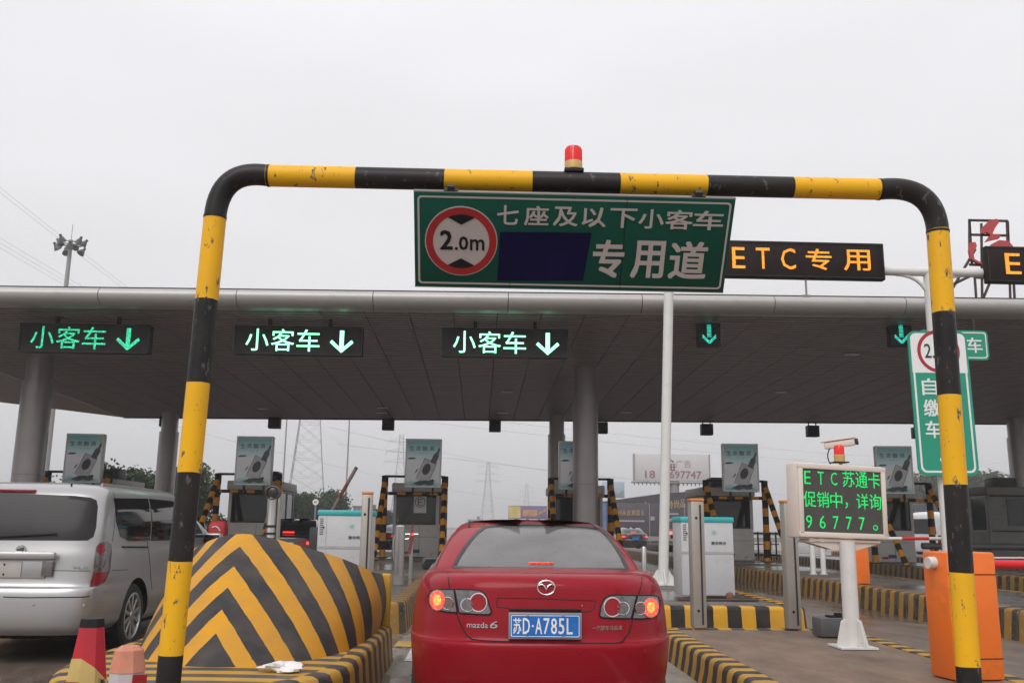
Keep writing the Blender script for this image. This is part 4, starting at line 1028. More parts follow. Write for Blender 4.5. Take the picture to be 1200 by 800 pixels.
def body_obj(shell, name, m, par, arches, cutw=3):
    bm = bmesh.new()
    vv = [bm.verts.new(v) for v in shell[0]]
    for f in shell[1]:
        try: bm.faces.new([vv[i] for i in f])
        except ValueError: pass
    bmesh.ops.remove_doubles(bm, verts=bm.verts, dist=1e-4); bmesh.ops.recalc_face_normals(bm, faces=bm.faces[:])
    me = bpy.data.meshes.new(name); bm.to_mesh(me); bm.free()
    me.polygons.foreach_set('use_smooth', [True]*len(me.polygons)); me.materials.append(m); me.materials.append(M['well'])
    o = bpy.data.objects.new(name, me); COL.objects.link(o); o.parent = par
    if arches:
        cm = MB()
        for (x, y, z, r) in arches: cm.lathe([(r, -.26), (r, .4)] if x > 0 else [(r, -.4), (r, .26)], (x, y, z), 'X', 40, 0)
        c = cm.build('cutter', M['well'], par)
        md = o.modifiers.new('arches', 'BOOLEAN'); md.object = c; md.operation = 'DIFFERENCE'; md.solver = 'EXACT'; md.material_mode = 'TRANSFER'
        bpy.context.view_layer.update()
        me2 = bpy.data.meshes.new_from_object(o.evaluated_get(bpy.context.evaluated_depsgraph_get()))
        o.modifiers.clear(); o.data = me2; bpy.data.objects.remove(c)
        me2.set_sharp_from_angle(angle=math.radians(42))
    return o
SED_LOW = [(.20, .78, .20, 4.50), (.27, .83, .12, 4.60), (.40, .868, .055, 4.66), (.55, .882, .012, 4.67), (.655, .887, .0, 4.66), (.675, .884, .042, 4.64), (.78, .878, .058, 4.60), (.90, .862, .075, 4.52), (.985, .835, .088, 4.4), (1.025, .80, .115, 4.3)]
SED_CAP = [(.985, .02, .012), (.95, .05, .022), (.88, .12, .032), (.7, .35, .04), (.4, .7, .045), (.1, 1.1, .047)]
def hood(v):
    if v[2] > .7 and v[1] > 3.3: v[2] -= min(.25, (v[1]-3.3)*.17)*(v[2]-.7)/.33
SED_TOP = [(.97, .73, .60, 3.75), (1.06, .715, .72, 3.55), (1.15, .685, .90, 3.34), (1.25, .64, 1.12, 3.08), (1.34, .585, 1.38, 2.80), (1.385, .545, 1.60, 2.6), (1.405, .50, 1.78, 2.45)]
def sedan_shells(h=1.0, w=1.0, wt=None):
    wt = wt or w
    lo = stack([(z*1, a*w, b, c) for z, a, b, c in SED_LOW], .95, 3.1, .9, 2.6, cap_top=SED_CAP, bend=hood)
    up = stack([(.97+(z-.97)*h, a*wt, b, c) for z, a, b, c in SED_TOP], .34, 2.9, .5, 2.6, cap_top=[(.9, .06, .008), (.6, .25, .018), (.2, .5, .022)])
    return lo, up

# ---------------------------------------------------------------- the red car
RX, RY = .412, 5.62
car = thing('car', 'red saloon car waiting in the middle lane with its tail lamps lit', 'car', (RX, RY, 0), 0)

lo, up = sedan_shells(.915, .955, 1.0)
sk = Skin(lo, up); skl = Skin(lo)
ORG = Vector((RX, RY, 0))
def px2(px, py, s=None):
    """photo pixel -> x,z on the car's tail"""
    o = CAM-ORG
    for k in range(20):
        h, _ = (s or sk).hit(o, ray(px, py))
        if h is not None and h.y < 3: return (h.x, h.z)
        px += (634-px)*.01; py += .7
    raise Exception(('miss', px, py))
lo_z = [(v[0], v[1], v[2]) for v in lo[0]]
body_obj(lo, 'body', M['red'], car, [(s*.68, y, .32, .365) for s in (-1, 1) for y in (.98, 3.68)])
cab = body_obj(up, 'cabin', M['red'], car, [])
def ppoly(pts, **k): return [px2(*p, **k) for p in pts]
GL = mat('rear_window_glass', (.25, .24, .24), .12, var=.3, vs=2.2, spec=.75)
gt_ = GL.node_tree; gb = gt_.nodes['Principled BSDF']; go_ = gt_.nodes['Material Output']; tr_ = N(gt_, 'ShaderNodeBsdfTransparent'); tr_.inputs[0].default_value = (.62, .66, .64, 1)
mxs = N(gt_, 'ShaderNodeMixShader'); mxs.inputs[0].default_value = .58; gt_.links.new(tr_.outputs[0], mxs.inputs[1]); gt_.links.new(gb.outputs[0], mxs.inputs[2]); gt_.links.new(mxs.outputs[0], go_.inputs['Surface'])
rw = [(531, 664), (538, 650), (549, 634), (560, 622), (568, 616.5), (585, 614), (620, 613.2), (660, 613.8), (690, 616), (703, 618), (712, 626), (722, 640), (731, 654), (736, 667), (732, 669), (690, 668), (640, 667), (580, 665.5), (545, 664.5)]
skt = Skin(up); mb = MB(); pp = lambda pts: [px2(*p, s=skt) for p in pts]
cen = (634, 642); gro = [((x-cen[0])*1.022+cen[0], (y-cen[1])*1.05+cen[1]) for x, y in rw]
patch(mb, skt, pp(rw), off=.007, th=.02); gl = mb.build('rear_window', GL, car, 60)
def dens(ps, k=5): return [((a[0]+(b[0]-a[0])*j/k), (a[1]+(b[1]-a[1])*j/k)) for a, b in zip(ps, ps[1:]+ps[:1]) for j in range(k)]
def wmap(sc_, off): 
    out = []
    for x, y in dens([((x-cen[0])*sc_+cen[0], (y-cen[1])*(sc_*1.6-.6)+cen[1]) for x, y in rw]):
        q = px2(x, y, skt); h = skt.hit((q[0], -3, q[1]), (0, 1, 0))[0]; out.append(h-Vector((0, off, 0)))
    return out
A_, B_ = wmap(1.015, .008), wmap(.965, .012); k = len(A_)
mb2 = MB(); mb2.add(A_+B_, [(i, (i+1) % k, k+(i+1) % k, k+i) for i in range(k)]); mb2.build('window_rubber', mat('window_seal', (.012, .012, .012), .35, var=.1, spec=.3), gl, 60)
# open the cabin behind the glass and furnish it
wp_ = [px2(x, y, skt) for x, y in [((x-cen[0])*.985+cen[0], (y-cen[1])*.96+cen[1]) for x, y in rw]]
def inside(x, z):
    c = False
    for (ax_, az), (bx2, bz2) in zip(wp_, wp_[1:]+wp_[:1]):
        if (az > z) != (bz2 > z) and x < (bx2-ax_)*(z-az)/(bz2-az)+ax_: c = not c
    return c
bm = bmesh.new(); bm.from_mesh(cab.data)
dead = [f for f in bm.faces if f.calc_center_median().y < 1.9 and f.normal.y < -.05 and inside(f.calc_center_median().x, f.calc_center_median().z)]
bmesh.ops.delete(bm, geom=dead, context='FACES'); bm.to_mesh(cab.data); bm.free()
CLOTH = mat('grey_seat_cloth', (.16, .155, .15), .8, var=.15); 
mb = MB(); mb.box(0, 1.15, 1.055, 1.16, .95, .03, 0, None, .008); mb.build('parcel_shelf', M['plastic'], car)
for x in (-.34, .34):
    mb = MB(); mb.box(x, 1.42, 1.12, .27, .11, .15, 0, None, .04); mb.build('rear_headrest', CLOTH, car)
    mb = MB(); mb.box(x, 2.25, 1.14, .27, .11, .20, 0, None, .05); mb.box(x, 2.27, 1.05, .45, .1, .10, 0, None, .04); mb.build('front_headrest', mat('pale_seat_cloth', (.42, .41, .39), .8, var=.1), car)
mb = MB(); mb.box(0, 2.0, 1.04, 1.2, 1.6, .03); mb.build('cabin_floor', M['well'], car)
# high stop lamp, at the lower edge of the glass
mb = MB(); h = skt.hit(CAM-ORG, ray(634, 660))[0]; mb.box(h.x, h.y-.010, h.z+.004, .17, .02, .014, 0, None, .005); mb.build('high_stop_lamp', E['stop'], car)
# side windows
for v in ('left', 'right'):
    mb = MB(); patch(mb, sk, [(1.05, 1.03), (1.30, 1.13), (1.55, 1.23), (1.8, 1.285), (2.4, 1.295), (2.7, 1.27), (3.2, 1.08), (3.25, 1.03)], v, .006, .03, grid=.12); mb.build('side_window', M['glass'], car, 60)
# black roof mouldings
for s in (-1, 1):
    mb = MB(); run = []
    for y in (1.55, 1.7, 1.9, 2.1, 2.3):
        h = sk.hit((s*.485, y, 4), (0, 0, -1))[0]; run.append(h)
    mb.tube(run, .009, 6); mb.build('roof_moulding', M['black'], car)
# tail lamps: outer half on the wing, inner half on the lid
def lamp_set(hous_o, hous_i, circ_o, amb, circ_w, circ_r):
    t = MB(); patch(t, skl, ppoly(hous_o, s=skl), off=.008, th=.03, grid=.02); L = t.build('tail_lamp', lens_clear, car, 50)
    for hp in (hous_o, hous_i):
        t = MB(); seam(t, skl, ppoly(hp+hp[:1], s=skl), .0042, off=.006, step=.015); t.build('lamp_gasket', M['black'], car)
    t = MB(); patch(t, skl, ppoly(hous_i, s=skl), off=.008, th=.03, grid=.02); L2_ = t.build('tail_lamp', lens_clear, car, 50)
    for c, m, par, r, e in ((circ_o, E['tail'], L, None, 'lit_lens'), (amb, lens_amber, L, None, 'amber_lens'), (circ_w, lens_clear, L2_, None, 'reverse_lens'), (circ_r, lens_red, L2_, None, 'red_lens')):
        (x, y, rx, ry) = c; t = MB(); ring = [(x+rx*math.cos(a*math.pi/12), y+ry*math.sin(a*math.pi/12)) for a in range(24)]
        patch(t, skl, ppoly(ring, s=skl), off=.016, th=.02, grid=.012); o = t.build(e, m, par, 50)
        ring2 = [(x+rx*1.13*math.cos(a*math.pi/12), y+ry*1.13*math.sin(a*math.pi/12)) for a in range(24)]
        try:
            t = MB(); patch(t, skl, ppoly(ring2, s=skl), off=.012, th=.02, grid=.03); t.build('lens_rim', M['chrome'] if e != 'lit_lens' else M['grey'], par, 50)
        except Exception: pass
        if e == 'lit_lens':
            t = MB(); ring = [(x+rx*.55*math.cos(a*math.pi/8), y+ry*.6*math.sin(a*math.pi/8)) for a in range(16)]
            patch(t, skl, ppoly(ring, s=skl), off=.019, th=.02, grid=.012); t.build('bulb_glow', E['hot'], par, 50)
lamp_set([(501.5, 698), (505, 692), (512, 690), (528, 690), (532, 690.5), (535.5, 717), (525, 716.5), (510, 714), (503, 708)],
         [(533, 690), (553, 690.5), (562, 691.5), (567, 694), (571, 702), (576, 717), (573, 719.5), (557, 719), (538.5, 717.5)],
         (512.5, 702.5, 8.6, 11), (524.5, 706, 6.2, 6.8), (547.5, 708, 7, 7), (560.5, 705, 9.2, 10))
lamp_set([(773.5, 705), (771, 698.5), (765, 697), (750, 697), (747, 697.3), (741, 724), (751, 724.5), (765, 723), (772, 718)],
         [(745.5, 697.3), (726, 696.5), (714, 697.5), (709, 700), (704, 710), (702.5, 721), (706, 723), (722, 724), (739, 724)],
         (762.5, 711, 8.6, 11), (750.5, 712, 6.2, 6.8), (729.5, 712, 7, 7), (717.5, 710.5, 9.2, 10.4))
# trunk lid seams, handle recess
mb = MB()
seam(mb, skl, ppoly([(525, 671), (527, 690), (533, 712), (540, 732), (547, 744), (553, 748.5), (562, 750), (640, 753), (722, 753.5), (730, 751), (737, 741), (742, 722), (748, 697), (752, 676)], s=skl), .0045)
mb.build('lid_seam', M['black'], car)
mb = MB(); seam(mb, skl, ppoly([(583, 700), (640, 701), (698, 703.5)], s=skl), .003); seam(mb, skl, ppoly([(583, 700), (582, 710), (600, 712.5), (636, 713.5), (690, 716), (695, 714), (698, 703.5)], s=skl), .004); mb.build('handle_groove', mat('deep_red_groove', (.05, .002, .003), .6), car)
mb = MB(); a0, a1 = px2(597, 717.5, skl), px2(680, 747, skl); h = skl.hit((0, -3, .72), (0, 1, 0))[0]
pw, ph = (a1[0]-a0[0]), (a0[1]-a1[1]); pcx, pcz, py_ = (a0[0]+a1[0])/2, (a0[1]+a1[1])/2, h.y-.035
mb.box(pcx, py_+.035, pcz+ph/2+.020, pw*1.02, .02, .012, 0, None, .004); mb.build('plate_lamp_bar', M['black'], car)
mb = MB(); mb.box(pcx, py_+.014, pcz, pw+.012, .016, ph+.012, 0, None, .003); pf = mb.build('plate_frame', M['grey'], car)
mb = MB(); mb.prism(rrect(pcx-pw/2+.004, pcz-ph/2+.004, pcx+pw/2-.004, pcz+ph/2-.004, .01), py_+.002, py_+.006); mb.build('plate', mat('plate_blue', (.012, .14, .48), .35, var=.08, vs=12), pf)
mb = MB(); o_ = rrect(pcx-pw/2+.008, pcz-ph/2+.008, pcx+pw/2-.008, pcz+ph/2-.008, .009); i_ = rrect(pcx-pw/2+.012, pcz-ph/2+.012, pcx+pw/2-.012, pcz+ph/2-.012, .007); k = len(o_)
mb.add([(p[0], py_-.0005, p[1]) for p in o_+i_], [(i, (i+1) % k, k+(i+1) % k, k+i) for i in range(k)])
U = lambda u: pcx-pw/2+pw*u
for c, a, b in (('苏', .05, .165), ('D', .185, .285), ('A', .36, .455), ('7', .475, .56), ('8', .58, .665), ('5', .685, .77), ('L', .80, .885)):
    text(mb, c, U(a), pcz-ph*.33, U(b), pcz+ph*.33, py_+.002, bold=.012, th=.002)
mb.prism(circle(U(.325), pcz, .006, 8), py_, py_+.002); mb.build('plate_lettering', mat('plate_white', (.78, .78, .76), .4), pf)
mb = MB()
for u in (.25, .75):
    for s in (-1, 1): mb.lathe([(.008, -.004), (.006, -.008)], (U(u), py_, pcz+s*(ph/2-.008)), 'Y', 8)
mb.build('plate_bolt', M['steel'], pf)
# oval emblem with a winged M
ex, ez = px2(640, 688, skl); ey = skl.hit((ex, -3, ez), (0, 1, 0))[0].y-.008
mb = MB(); n = 40; vs = []
ring = [(ex+.052*math.cos(2*math.pi*i/n), ez+.041*math.sin(2*math.pi*i/n)) for i in range(n)]
mb.tube([(p[0], ey, p[1]) for p in ring+[ring[0]]], .0045, 8)
wing = [(ex-.046, ez+.012), (ex-.030, ez+.020), (ex-.012, ez+.010), (ex, ez-.012), (ex+.012, ez+.010), (ex+.030, ez+.020), (ex+.045, ez+.014)]
mb.tube([(p[0], ey, p[1]) for p in wing], [.002, .0045, .0055, .0065, .0055, .0045, .002], 8); mb.build('emblem', M['chrome'], car)
def on_tail(s, x0, y0, x1, y1, name, m=None, **k):
    a, b = px2(x0, y1, skl), px2(x1, y0, skl); yy = min(skl.hit(((a[0] if abs(a[0]) < abs(b[0]) else b[0]), -3, a[1]), (0, 1, 0))[0].y, 9)
    y2 = skl.hit((a[0], -3, a[1]), (0, 1, 0))[0].y; y3 = skl.hit((b[0], -3, a[1]), (0, 1, 0))[0].y
    mb = MB(); n0 = 0; text(mb, s, a[0], a[1], b[0], b[1], 0, **k)
    mb.v = [(x, y+y2+(y3-y2)*(x-a[0])/(b[0]-a[0])-.004, z) for x, y, z in mb.v]; mb.build(name, m or M['chrome'], car)
on_tail('mazda', 547, 728.5, 572, 734.5, 'badge', bold=.03, th=.004)
on_tail('6', 573, 727, 582.5, 735.5, 'badge', bold=.02, th=.004, shear=.3)
on_tail('一汽轿车马自达', 694, 732, 729, 738, 'badge', bold=.01, th=.003)
mb = MB(); mb.lathe([(.006, -.004), (.004, -.008)], (*[px2(682, 709, skl)[0]], skl.hit((px2(682, 709, skl)[0], -3, px2(682, 709, skl)[1]), (0, 1, 0))[0].y, px2(682, 709, skl)[1]), 'Y', 10); mb.build('lock', M['chrome'], car)
# bumper reflectors, sensors
for pts in ([(516, 791), (530, 791), (557, 793.5), (556, 797), (535, 797), (518, 795)], [(721, 797), (740, 795), (762, 795), (763, 798.5), (740, 801), (722, 800)]):
    mb = MB(); patch(mb, skl, ppoly(pts, s=skl), off=.004, th=.01, grid=.03); mb.build('reflector', lens_red, car)
mb = MB()
for px, py in ((522, 757), (599, 761.5), (679, 762.5), (755, 763)):
    x, z = px2(px, py, skl); y = skl.hit((x, -3, z), (0, 1, 0))[0].y; mb.lathe([(.011, -.002), (.009, -.005)], (x, y, z), 'Y', 14)
mb.build('parking_sensor', M['red'], car)
# mirrors
for s in (-1, 1):
    mb = MB(); q = P(509, 660, RY+2.85)-ORG; x = -abs(q.x) if s < 0 else abs(q.x)-.02
    prof_ = [(.0, .0), (.03, .05), (.055, .09), (.075, .115)]
    vs, fs = stack([(q.z-.055, .085, -.02, .06), (q.z-.045, .10, -.03, .09), (q.z, .115, -.035, .11), (q.z+.045, .10, -.03, .09), (q.z+.055, .08, -.02, .05)], .04, 2.5, .05, 2.2, nq=6, ns=3)
    mb.add([(v[0]+x, v[1]+2.85, v[2]) for v in vs], fs); mb.box(x-s*.13, 2.9, q.z-.03, .10, .05, .03, 0, None, .01)
    mo = mb.build('mirror', M['plastic'], car)
    mb = MB(); mb.prism([(x-.09, q.z-.035), (x+.09, q.z-.035), (x+.095, q.z), (x+.08, q.z+.04), (x-.07, q.z+.04), (x-.095, q.z)], 2.85-.04, 2.85-.032); mb.build('mirror_glass', M['glass'], mo)
for s in (-1, 1):
    for y in (.98, 3.68): wheel(car, s*.725, y, .32, .21, 10, s)
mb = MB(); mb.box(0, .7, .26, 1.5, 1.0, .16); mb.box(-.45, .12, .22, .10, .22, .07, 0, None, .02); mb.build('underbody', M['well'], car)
mb = MB(); seam(mb, skl, ppoly([(487, 738), (495, 737), (500, 730)], s=skl)) if False else None

# ---------------------------------------------------------------- generic saloons behind
def saloon(loc, paint, label, lit=True, h=1.0, rz=0, name='car', plate=True):
    t = thing(name, label, 'car', loc, rz); lo, up = sedan_shells(h); s2 = Skin(lo, up); sl2 = Skin(lo)
    body_obj(lo, 'body', paint, t, [(s*.72, y, .32, .36) for s in (-1, 1) for y in (.98, 3.68)]); body_obj(up, 'cabin', paint, t, [])
    mb = MB(); patch(mb, s2, [(-.58, 1.09), (-.42, .97+.37*h), (.42, .97+.37*h), (.58, 1.09)], off=.006, th=.02, grid=.12); mb.build('rear_window', M['glass'], t, 60)
    for v in ('left', 'right'):
        mb = MB(); patch(mb, s2, [(1.05, 1.04), (1.55, .97+.29*h), (1.8, .97+.35*h), (2.5, .97+.35*h), (3.2, 1.10), (3.25, 1.04)], v, .006, .03, grid=.2); mb.build('side_window', M['glass'], t, 60)
    for s in (-1, 1):
        mb = MB(); patch(mb, sl2, [(s*.84, .93), (s*.40, .92), (s*.44, .80), (s*.80, .76)], off=.008, th=.02, grid=.05); L = mb.build('tail_lamp', lens_red, t, 50)
        if lit: mb = MB(); patch(mb, sl2, [(s*.82, .90), (s*.60, .895), (s*.60, .82), (s*.80, .80)], off=.012, th=.02, grid=.05); mb.build('lit_lens', E['tail'], L, 50)
    if lit: mb = MB(); hh = s2.hit((0, -3, 1.12), (0, 1, 0))[0]; mb.box(0, hh.y-.02, 1.13, .30, .03, .03); mb.build('high_stop_lamp', E['tail2'], t)
    mb = MB(); yy = sl2.hit((0, -3, .66), (0, 1, 0))[0].y; mb.box(0, yy-.01, .74, .44, .02, .14); mb.build('plate', MC['plate_blue'], t)
    mb = MB(); seam(mb, sl2, [(-.6, .665), (.6, .665)], .006); mb.box(0, yy-.01, .86, .6, .02, .03); mb.build('trim', M['chrome'], t)
    for s in (-1, 1):
        mb = MB(); mb.box(s*.93, 2.85, 1.03, .2, .1, .12, 0, None, .03); mb.build('mirror', M['plastic'], t)
        for y in (.98, 3.68): wheel(t, s*.77, y, .32, .21, 6, s)
    return t
saloon((9.55, 57, 0), M['blackcar'], 'small black saloon far ahead with red lamps lit, in front of the dark banner wall', name='car')
saloon((-5.12, 24.8, 0), M['blackcar'], 'black car with lit right tail lamp between the chevron block and left white cabinet', h=1.16, name='car')
saloon((-4.75, 45, 0), M['blackcar'], 'black saloon seen left of the middle booth guard pipes', name='car')
saloon((7.2, 66, 0), mat('white_car_paint', (.6, .6, .6), .3, coat=.5), 'pale car partly hidden behind the small black saloon far ahead', lit=False, name='car')

# ---------------------------------------------------------------- the silver van
VX, VY = -4.63, 9.15
van = thing('van', 'silver people carrier van with dark tinted windows in the lane at the left edge', 'van', (VX, VY, 0))
VW = [(.27, .84, .10, 4.95), (.34, .90, .03, 5.05), (.45, .925, .0, 5.1), (.62, .93, .0, 5.1), (.70, .93, .018, 5.1), (.735, .93, .055, 5.08), (.85, .935, .075, 5.05), (1.00, .935, .09, 4.95), (1.10, .925, .11, 4.85), (1.25, .922, .14, 4.4), (1.42, .902, .19, 3.9), (1.58, .868, .25, 3.5), (1.66, .82, .33, 3.3), (1.695, .75, .42, 3.1)]
def vhood(v):
    if v[2] > .8 and v[1] > 3.7 and v[2] < 1.12: v[2] -= min(.22, (v[1]-3.7)*.2)*(v[2]-.8)/.3
vsh = stack(VW, .26, 3.6, .9, 2.6, cap_top=[(.9, .05, .012), (.6, .2, .03), (.2, .5, .038)], bend=vhood, ns=22)
vs_ = Skin(vsh); VORG = Vector((VX, VY, 0))
def v2(px, py):
    h, _ = vs_.hit(CAM-VORG, ray(px, py))
    if h is None: raise Exception(('vmiss', px, py))
    return h
body_obj(vsh, 'body', M['silver'], van, [(s*.78, y, .35, .395) for s in (-1, 1) for y in (1.34, 4.15)])
def vrear(pts): return [(v2(*p).x, v2(*p).z) for p in pts]
def vside(pts): return [(v2(*p).y, v2(*p).z) for p in pts]
def mir(poly): return [(-x, z) for x, z in poly]
hw = [(.0, 1.60), (.62, 1.585), (.76, 1.57), (.815, 1.545), (.84, 1.48), (.868, 1.28), (.862, 1.19), (.82, 1.155), (.0, 1.15)]; rwp = hw+[(-x, z) for x, z in reversed(hw[1:-1])]
mb = MB(); patch(mb, vs_, rwp, off=.006, th=.02, grid=.08); mb.build('rear_window', mat('van_rear_glass', (.022, .021, .022), .25, var=.2, vs=3, spec=.22), van, 60)
mb = MB(); c0_ = v2(40, 626); mb.tube([(-.05, c0_.y-.03, c0_.z-.03), (.55, c0_.y-.025, c0_.z+.01)], .008, 6); mb.build('wiper', M['black'], van)
mb = MB(); p_ = v2(52, 575); mb.box(0, p_.y-.02, p_.z, .46, .05, .025, 0, None, .008); mb.build('high_stop_lamp', lens_red, van)
mb = MB(); p_ = v2(78, 575); mb.lathe([(.012, .0), (.008, .06)], (p_.x, p_.y+.1, p_.z+.02), n=8); mb.build('antenna', M['black'], van)
# tail lamps wrapping the corner
VD = Vector((-.42, .907, 0)).normalized(); VU = Vector((VD.y, -VD.x, 0))
def vobl(pts): return [(v2(*p).dot(VU), v2(*p).z) for p in pts]
tl_ = vobl([(126, 634), (130.5, 637), (131, 648), (129, 668), (124.5, 680), (115, 686), (105.5, 686.5), (106, 682), (110, 668), (111.5, 650), (113, 640), (118, 635)])
for sgn_, nm in ((1, 0), (-1, 1)):
    f = (lambda q: q) if sgn_ > 0 else mir
    dv = VD if sgn_ > 0 else Vector((-VD.x, VD.y, 0)); mb = MB(); patch(mb, vs_, f(tl_), dv, off=.010, th=.04, grid=.03); L = mb.build('tail_lamp', lens_clear, van, 50)
    mb = MB(); patch(mb, vs_, f(vobl([(128.5, 669), (124, 680), (114.5, 685.5), (106.5, 685.5), (111, 670), (119, 670)])), dv, off=.014, th=.04, grid=.03); mb.build('red_lens', lens_red, L, 50)
    for (cx, cy, rx, ry), m_, nme in (((118.5, 642.5, 5, 6), lens_red, 'round_lens'), ((117.5, 658, 6, 8), lens_clear, 'reverse_lens')):
        mb = MB(); patch(mb, vs_, f(vobl([(cx+rx*math.cos(a*math.pi/8), cy+ry*math.sin(a*math.pi/8)) for a in range(16)])), dv, off=.016, th=.04, grid=.02); mb.build(nme, m_, L, 50)
for v in ('right', 'left'):
    mb = MB(); patch(mb, vs_, [(.60, 1.575), (1.62, 1.60), (1.62, 1.13), (.98, 1.14), (.74, 1.19), (.62, 1.33)], v, .006, .02, grid=.1); mb.build('side_window', M['glass'], van, 60)
    mb = MB(); patch(mb, vs_, [(1.66, 1.60), (2.45, 1.595), (2.62, 1.56), (2.68, 1.45), (2.68, 1.13), (1.66, 1.13)], v, .006, .02, grid=.12); mb.build('side_window', M['glass'], van, 60)
    y0 = 2.78
    mb = MB(); patch(mb, vs_, [(y0, 1.15), (y0, 1.53), (y0+.25, 1.52), (y0+.85, 1.20), (y0+.9, 1.15)], v, .006, .02, grid=.1); mb.build('side_window', M['glass'], van, 60)
mb = MB(); seam(mb, vs_, vrear([(105, 698), (100, 699), (60, 699.5), (30, 699.8), (4, 699)]), .005); a = vrear([(105, 698)])[0]; seam(mb, vs_, [(-a[0], a[1]), (0, a[1])], .005)
seam(mb, vs_, vrear([(106, 668.5), (60, 668), (35, 668)]), .003); mb.build('gate_seam', M['black'], van)
mb = MB(); pts = vside([(143, 640.5), (173, 640.8)]); seam(mb, vs_, pts, .010, 'right'); mb.build('slide_rail', M['black'], van)
mb = MB(); seam(mb, vs_, vside([(172.5, 633), (175, 655), (178, 690)]), .004, 'right'); seam(mb, vs_, vside([(131, 668), (150, 667)]), .003, 'right'); seam(mb, vs_, vside([(132, 576), (131.5, 634)]), .003, 'right'); mb.build('door_seam', M['dark'], van)
# chrome handle bar, recess with blank plate, reversing lamp
ha, hb = v2(70, 646), v2(70, 655); yb = vs_.hit((0, -3, .84), (0, 1, 0))[0].y-.035
mb = MB(); mb.box(0, yb, (ha.z+hb.z)/2, 2*ha.x, .06, ha.z-hb.z, 0, None, .02); mb.build('handle_bar', M['silver'], van)
pl0, pl1 = v2(50, 656), v2(50, 678); zc_ = (pl0.z+pl1.z)/2; pwx = .40
mb = MB(); mb.box(0, yb+.025, zc_, 1.0, .012, pl0.z-pl1.z-.01, 0, None, .003); mb.build('plate_recess', M['silver'], van)
mb = MB(); mb.box(-.02, yb+.015, zc_, .60, .014, .15, 0, None, .004); o = mb.build('blank_plate', mat('bare_plate', (.42, .39, .37), .5, var=.1, dirt=.3, dcol=(.2, .18, .17)), van)
mb = MB()
for x in (-.17, .12):
    for z in (-.045, .045): mb.lathe([(.01, -.004), (.007, -.008)], (x, yb+.008, zc_+z), 'Y', 8)
mb.build('plate_bolt', M['black'], o)
q = v2(58, 660); mb = MB(); mb.box(q.x, yb+.014, zc_+.01, .10, .014, .14, 0, None, .004); mb.build('reversing_lamp', lens_clear, van)
q = v2(25, 644); mb = MB(); mb.lathe([(.045, -.02), (.05, -.01), (.05, 0)], (q.x, q.y, q.z), 'Y', 24); em = mb.build('emblem', M['chrome'], van)
mb = MB()
for k in (-.022, 0, .022): mb.prism([(q.x+k-.011, q.z+.018+k*.3), (q.x+k+.011, q.z+.018+k*.3), (q.x+k+.010, q.z-.002), (q.x+k, q.z-.02), (q.x+k-.010, q.z-.002)], q.y-.024, q.y-.018)
mb.build('emblem_shields', M['plastic'], em)
mb = MB(); q = v2(92, 666); text(mb, 'GL8', q.x-.09, q.z, q.x+.10, q.z+.022, q.y-.006, bold=.02); mb.build('badge', M['grey'], van)
mb = MB()
for px, py in ((39, 708), (98, 709)):
    q = v2(px, py); mb.lathe([(.012, -.003), (.009, -.006)], (q.x, q.y, q.z), 'Y', 12)
mb.build('parking_sensor', M['silver'], van)
# roof rail, mirrors
for s in (-1, 1):
    run = []
    for y in (.7, 1.2, 1.8, 2.4, 2.9): run.append(vs_.hit((s*.70, y, 4), (0, 0, -1))[0]+Vector((0, 0, .012)))
    mb = MB(); mb.tube(run, .014, 8); mb.build('roof_rail', M['silver'], van)
    mb = MB(); mb.box(s*1.04, 3.75, 1.12, .24, .14, .17, 0, None, .04); mb.box(s*.93, 3.80, 1.08, .10, .05, .04); mo = mb.build('mirror', M['silver'], van)
    mb = MB(); mb.box(s*1.04, 3.675, 1.12, .20, .01, .13, 0, None, .004); mb.build('mirror_glass', M['glass'], mo)
for s in (-1, 1):
    for y in (1.34, 4.15): wheel(van, s*.80, y, .345, .215, 10, s, rimr=.245)
mb = MB(); mb.box(0, 2.4, .30, 1.6, 4.2, .16); mb.build('underbody', M['well'], van)

